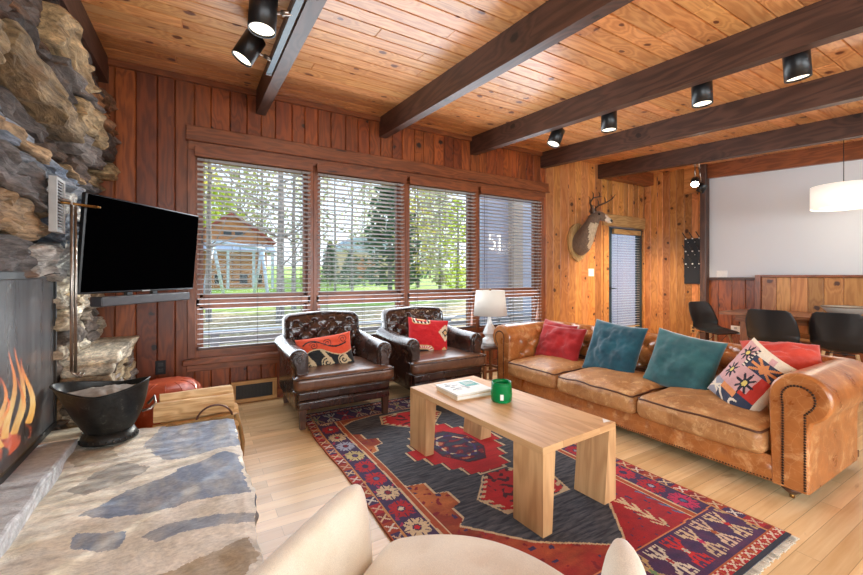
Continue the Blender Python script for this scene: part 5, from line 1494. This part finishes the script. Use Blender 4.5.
# deck
t = thing('deck_railing', 'pale grey deck railing just outside the big windows', 'railing', (2.0, 5.9, -.5))
m = M(); m.box(-4.3, 5.4, -.07, .07, .93, .97, b=.004); m.box(-4.3, 5.4, -.02, .02, .8, .88); m.box(-4.3, 5.4, -.02, .02, .12, .2); obj('rail', m, MT['deck'], t, fix=False)
for i in range(9):
    x = -4.2+i*1.2; m = M(); m.box(x-.05, x+.05, -.05, .05, 0, .93, b=.004); obj('post', m, MT['deck'], t, fix=False)
m = M(); m.box(-4.3, 5.4, -.015, .015, .25, .5); obj('deck_panel', m, MT['deck'], t, fix=False)
m = M()
for k in range(14): m.box(-3, 9, 4.32+k*.14, 4.32+k*.14+.13, -.2, -.16, g='x')
o = struct('deck_floor', m, MT['deck'], fix=False)
# neighbouring wing with house number
t = thing('house_wing', 'grey sided wing of the house seen through the rightmost window', 'house', (6.4, 6.6, -.2))
m = M()
for k in range(30): m.box(-1.33, 7.5, -.01-.012, .01, k*.12, k*.12+.118, T=None)
m.box(-1.33, 7.5, .0, .1, 0, 3.6); obj('siding', m, MT['siding'], t, fix=False)
m = M(); m.box(-1.62, -1.33, -.05, .1, 0, 3.6); obj('corner_trim', m, MT['pblue'], t, fix=False)
m = M(); m.box(-.6, -.3, -.16, -.03, 0, 3.6); obj('post', m, MT['post'], t, fix=False)
t = thing('house_number', 'white house number 51 on the grey wall outside the rightmost window', 'house number', (5.28, 6.55, 1.72))
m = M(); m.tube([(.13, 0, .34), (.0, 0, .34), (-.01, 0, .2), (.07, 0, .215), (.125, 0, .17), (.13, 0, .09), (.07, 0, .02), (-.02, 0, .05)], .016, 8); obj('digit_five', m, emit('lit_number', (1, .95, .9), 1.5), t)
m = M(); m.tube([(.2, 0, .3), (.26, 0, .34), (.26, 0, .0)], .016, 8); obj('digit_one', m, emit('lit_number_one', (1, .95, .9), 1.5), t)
def s_c(l): return (.50754+.86163*l, .86163-.50754*l)
def at(px, y): 
    l = (px-431.5)/398; a, b = s_c(l); tt = y/b; return a*tt, tt
# cabin
cx, _ = at(232, 26); g0 = gz(cx, 26)
t = thing('timber_cabin', 'orange timber cabin with gabled front on the lawn outside', 'cabin', (cx, 26, g0))
m = M()
for k in range(12): m.box(-1.9, 1.9, -.1, .0, .9+k*.16, .9+k*.16+.155, b=.02, g='x')
m.box(-1.9, 1.9, 0, 2.5, 0, 2.9, g='x'); m.prism([(-2.1, 2.8), (2.1, 2.8), (0, 4.2)], -.05, 2.5, 'y', g='x'); obj('walls', m, MT['cabin'], t, fix=False)
m = M(); m.prism([(-2.4, 2.7), (-2.3, 2.6), (0, 4.2), (2.3, 2.6), (2.4, 2.7), (0, 4.4)], -.5, 2.7, 'y'); obj('roof', m, plain('rust_roof_edge', S(150, 70, 50), .7), t)
m = M(); m.add([(-1.9, -1.6, 2.1), (2.2, -1.6, 2.1), (2.2, -.1, 2.6), (-1.9, -.1, 2.6), (-1.9, -1.6, 2.03), (2.2, -1.6, 2.03), (2.2, -.1, 2.5), (-1.9, -.1, 2.5)], [(0, 1, 2, 3), (7, 6, 5, 4), (0, 4, 5, 1), (1, 5, 6, 2), (2, 6, 7, 3), (3, 7, 4, 0)]); obj('porch_roof', m, MT['roof'], t)
for x in (-1.7, -.3, 1.0, 2.0):
    m = M(); m.box(x-.07, x+.07, -1.55, -1.41, 0, 2.05); obj('porch_post', m, MT['roof'], t, fix=False)
for (x, z) in ((-.45, 3.0), (.15, 3.0), (-.9, .2), (.4, .2), (1.2, .2)):
    m = M(); m.box(x, x+.42, -.14, -.09, z, z+(.35 if z > 1 else .6)); obj('window', m, MT['darkwin'], t, fix=False)
# swing frame
t = thing('swing_frame', 'pale blue A-frame swing set on the lawn outside the leftmost window', 'swing set', (0.9, 15.2, gz(1, 15)))
def rel(px, py, y):
    x, tt = at(px, y); return (x-.9, y-15.2, 1.2+(275-py)/398*tt-gz(1, 15))
for nm, P_ in (('leg', [rel(213, 243, 15.2), rel(203, 298, 14.6)]), ('leg', [rel(213, 243, 15.2), rel(224, 298, 16.2)]), ('leg', [rel(262, 248, 15.8), rel(268, 297, 15.1)]), ('leg', [rel(262, 248, 15.8), rel(254, 295, 16.6)]), ('crossbar', [rel(211, 241, 15.2), rel(265, 249, 15.8)])):
    m = M(); m.tube(P_, .06, 8); obj(nm, m, MT['pblue'], t)
for px in (232, 240):
    m = M(); m.tube([rel(px, 245, 15.5), rel(px+1, 280, 15.5)], .012, 5); obj('swing_rope', m, MT['black'], t)
m = M(); a_ = rel(232.5, 280, 15.5); m.box(a_[0]-.05, a_[0]+.38, a_[1]-.1, a_[1]+.1, a_[2]-.03, a_[2]); obj('swing_seat', m, MT['black'], t, fix=False)
# low garage behind window 2
cx, _ = at(368, 34); g0 = gz(cx, 34)
t = thing('garden_shed', 'low cream building with orange side beyond the hedge', 'shed', (cx, 34, g0))
m = M(); m.box(-3, 3, 0, 3, 0, 2.4); obj('walls', m, MT['garage'], t, fix=False); m = M(); m.prism([(-3.4, 2.4), (3.4, 2.4), (1.2, 3.7), (-1.2, 3.7)], -.3, 3.3, 'y'); obj('roof', m, MT['roof'], t)
m = M(); m.box(-1.6, .8, -.05, 0, .1, 2.0); obj('garage_door', m, MT['cabin'], t, fix=False)
# trees
def tree(px, y, h, r, leaf, dens, crown, label, name='tree', top=None, bark='bark', lean=0, cw=1.0, cr0=.3, ls=.12):
    x, tt = at(px, y); g0 = gz(x, y); random.seed(int(px*7+y))
    t = thing(name, label, 'tree', (x, y, g0), group='trees outside')
    m = M(); pts = [(lean*s*s+.06*nz(s*4, px), .05*nz(s*4, px, 3), h*s) for s in [k/10 for k in range(11)]]
    m.tube(pts, [r*(1-.75*k/10) for k in range(11)], 8, g='z')
    if dens == 0 or leaf in ('olive', 'yellow', 'pale'):
        for k in range(16):
            s = random.uniform(.25, .95); a = random.uniform(0, 2*PI); L = h*random.uniform(.1, .3)*(1.1-s*.6); b = Vector(pts[int(s*10)])
            c = b+Vector((math.cos(a)*L, math.sin(a)*L, L*.7)); m.tube([b, b.lerp(c, .5)+Vector((0, 0, -.1*L)), c], [r*.28, r*.18, r*.05], 5, g='z')
            for j in range(3):
                d = c-b; e = b.lerp(c, random.uniform(.4, .9)); f_ = e+Vector((random.uniform(-1, 1), random.uniform(-1, 1), random.uniform(.1, 1)))*L*.4; m.tube([e, f_], [r*.1, r*.02], 4, g='z')
    obj('trunk', m, MT[bark], t, fix=False)
    if dens:
        m = M(); vs = []; fs = []; cc = []
        for k in range(dens):
            a = random.uniform(0, 2*PI); s = random.random()
            if crown == 'pine':
                z = h*(.08+.92*s); R_ = cw*h*.24*(1-s)**.8*(.55+.45*((s*9) % 1)); rr = R_*random.uniform(.4, 1)
            else:
                b = random.random(); z = h*(cr0+(1-cr0)*s); rr = cw*h*.26*math.sqrt(max(0, 1-(2*s-1)**2))*random.uniform(.2, 1)
                rr *= .6+.8*abs(nz(a*2, s*5, px)); 
            p = Vector((rr*math.cos(a)+lean*s, rr*math.sin(a), z)); sz = ls*random.uniform(.6, 1.3)
            u_ = Vector((random.uniform(-1, 1), random.uniform(-1, 1), random.uniform(-.6, .6))).normalized(); w_ = u_.cross(Vector((random.uniform(-1, 1), random.uniform(-1, 1), random.uniform(-1, 1)))).normalized()
            n_ = len(vs); vs += [tuple(p-u_*sz), tuple(p+w_*sz*.5), tuple(p+u_*sz), tuple(p-w_*sz*.5)]; g_ = random.uniform(.6, 1.3); m.f.append([n_, n_+1, n_+2, n_+3]); m.uv.append([(0, 0)]*4); m.c.append((g_, g_*random.uniform(.9, 1.05), g_*.9)); m.sm.append(False)
        m.v = vs; obj('foliage', m, LF[leaf], t, fix=False)
    return t
L_ = lambda s: s
tree(209, 13, 7, .09, 'yellow', 260, 'r', 'pale slim birch trunk behind the left edge of the leftmost window', cr0=.5, ls=.1)
tree(280, 12, 8, .12, 'olive', 0, 'r', 'straight grey trunk near the middle right of the leftmost window', lean=.1)
tree(294, 15, 8, .09, 'olive', 0, 'r', 'thin grey trunk at the right of the leftmost window')
tree(352, 17, 7, .07, 'olive', 60, 'r', 'bare thin tree in the second window')
tree(335, 20, 8, .07, 'olive', 100, 'r', 'bare thin tree at the left of the second window')
tree(390, 19, 7.2, .14, 'pine', 2600, 'pine', 'large grey-green evergreen filling the right of the second window', cw=1.5, ls=.17)
tree(330, 27, 3, .08, 'pine', 700, 'pine', 'small dark evergreen low in the second window', cw=1.6, ls=.15)
tree(350, 25, 2.2, .06, 'pine', 600, 'pine', 'bushy dark evergreen beside the low shed', cw=2.2, ls=.14)
tree(222, 33, 7, .14, 'lime', 1300, 'r', 'bright lime leafy tree behind the timber cabin', cr0=.2, ls=.2, cw=1.3)
tree(262, 34, 12, .14, 'olive', 700, 'r', 'tall sparse olive tree to the right of the timber cabin', cr0=.15, ls=.2)
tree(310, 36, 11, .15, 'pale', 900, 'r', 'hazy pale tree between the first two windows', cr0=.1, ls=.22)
tree(418, 24, 8, .12, 'yellow', 1500, 'r', 'yellow-green tree at the left of the third window', cr0=.1, ls=.17, cw=1.3)
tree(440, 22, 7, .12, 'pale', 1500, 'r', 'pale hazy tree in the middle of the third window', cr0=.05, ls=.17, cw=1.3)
tree(458, 17, 5, .1, 'lime', 900, 'r', 'lime bush-like tree low at the right of the third window', cr0=.05, ls=.12, cw=1.2)
tree(240, 44, 12, .16, 'olive', 1000, 'r', 'distant olive tree far behind the timber cabin', cr0=.1, ls=.26, cw=1.4)
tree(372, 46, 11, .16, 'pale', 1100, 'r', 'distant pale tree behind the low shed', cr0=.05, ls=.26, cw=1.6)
tree(200, 40, 10, .16, 'yellow', 900, 'r', 'distant yellow tree at the far left edge of the windows', cr0=.1, ls=.25, cw=1.5)
tree(430, 48, 12, .16, 'olive', 1100, 'r', 'distant olive tree beyond the third window', cr0=.05, ls=.26, cw=1.6)

# ------------------------------------------------------------ light
w = bpy.data.worlds.new('World'); scn.world = w; w.use_nodes = True; nt = w.node_tree; nt.nodes.clear()
out = nt.nodes.new('ShaderNodeOutputWorld'); bg = nt.nodes.new('ShaderNodeBackground'); tc = nt.nodes.new('ShaderNodeTexCoord'); sx = nt.nodes.new('ShaderNodeSeparateXYZ'); rp = nt.nodes.new('ShaderNodeValToRGB')
nt.links.new(tc.outputs['Generated'], sx.inputs[0]); nt.links.new(sx.outputs[2], rp.inputs[0]); nt.links.new(rp.outputs[0], bg.inputs[0]); nt.links.new(bg.outputs[0], out.inputs[0])
rp.color_ramp.elements[0].position = 0; rp.color_ramp.elements[0].color = (.84, .9, .96, 1); rp.color_ramp.elements[1].position = .6; rp.color_ramp.elements[1].color = (.42, .62, .95, 1)
bg.inputs[1].default_value = WORLD
def light(name, typ, loc, energy, col=(1, 1, 1), rot=None, target=None, **k):
    l = bpy.data.lights.new(name, typ); l.energy = energy; l.color = col
    for a, b in k.items(): setattr(l, a, b)
    o = bpy.data.objects.new(name, l); COL.objects.link(o); o.location = loc
    if target is not None: o.rotation_euler = (Vector(target)-Vector(loc)).to_track_quat('-Z', 'Y').to_euler()
    elif rot: o.rotation_euler = rot
    return o
sd = Vector((-.85, -.85, -.45)).normalized()
light('sun', 'SUN', (10, 10, 8), SUN, (1, .93, .82), rot=sd.to_track_quat('-Z', 'Y').to_euler(), angle=R(.6))
light('fill_lamp_back', 'AREA', (2.8, YB-.3, 1.5), BACKW, (.9, .95, 1), target=(2.6, 3, 1.3), shape='RECTANGLE', size=5.0, size_y=1.7)  # added fill lamp behind the camera, outside the made-up window
light('daylight_big_windows', 'AREA', (2.1, WY-.1, 1.42), FRONTW, (.84, .92, 1), target=(2.1, -1, .5), shape='RECTANGLE', size=4.2, size_y=1.75)
light('fill_lamp_left', 'AREA', (-1.5, -1.85, 1.35), LEFTW, (.9, .95, 1), target=(1.5, 1.6, .6), shape='RECTANGLE', size=3.0, size_y=1.5)  # added fill lamp to brighten the hearth side, outside the made-up left window
light('pendant_glow', 'POINT', (6.0, 1.44, 1.86), 12, (1, .85, .65), shadow_soft_size=.2)
for i, (p, d) in enumerate(SPOTS):
    d = Vector(d).normalized(); pp = Vector(p)+d*.075
    light('spot_%d' % i, 'SPOT', pp, SPOTE[i], (1, .8, .56), target=tuple(pp+d), spot_size=R(95), spot_blend=.9, shadow_soft_size=.04)
light('fire_glow', 'POINT', (-.9, 2.5, .6), 3, (1, .4, .12), shadow_soft_size=.1)
scn.view_settings.view_transform = 'Standard'; scn.view_settings.look = 'None'; scn.view_settings.gamma = 1; scn.view_settings.use_curve_mapping = False; scn.view_settings.exposure = EXPO
scn.cycles.use_denoising = True; scn.cycles.max_bounces = 8; scn.cycles.diffuse_bounces = 5; scn.cycles.glossy_bounces = 4; scn.cycles.transparent_max_bounces = 24; scn.cycles.transmission_bounces = 6
scn.cycles.sample_clamp_indirect = 6; scn.cycles.caustics_reflective = False; scn.cycles.caustics_refractive = False
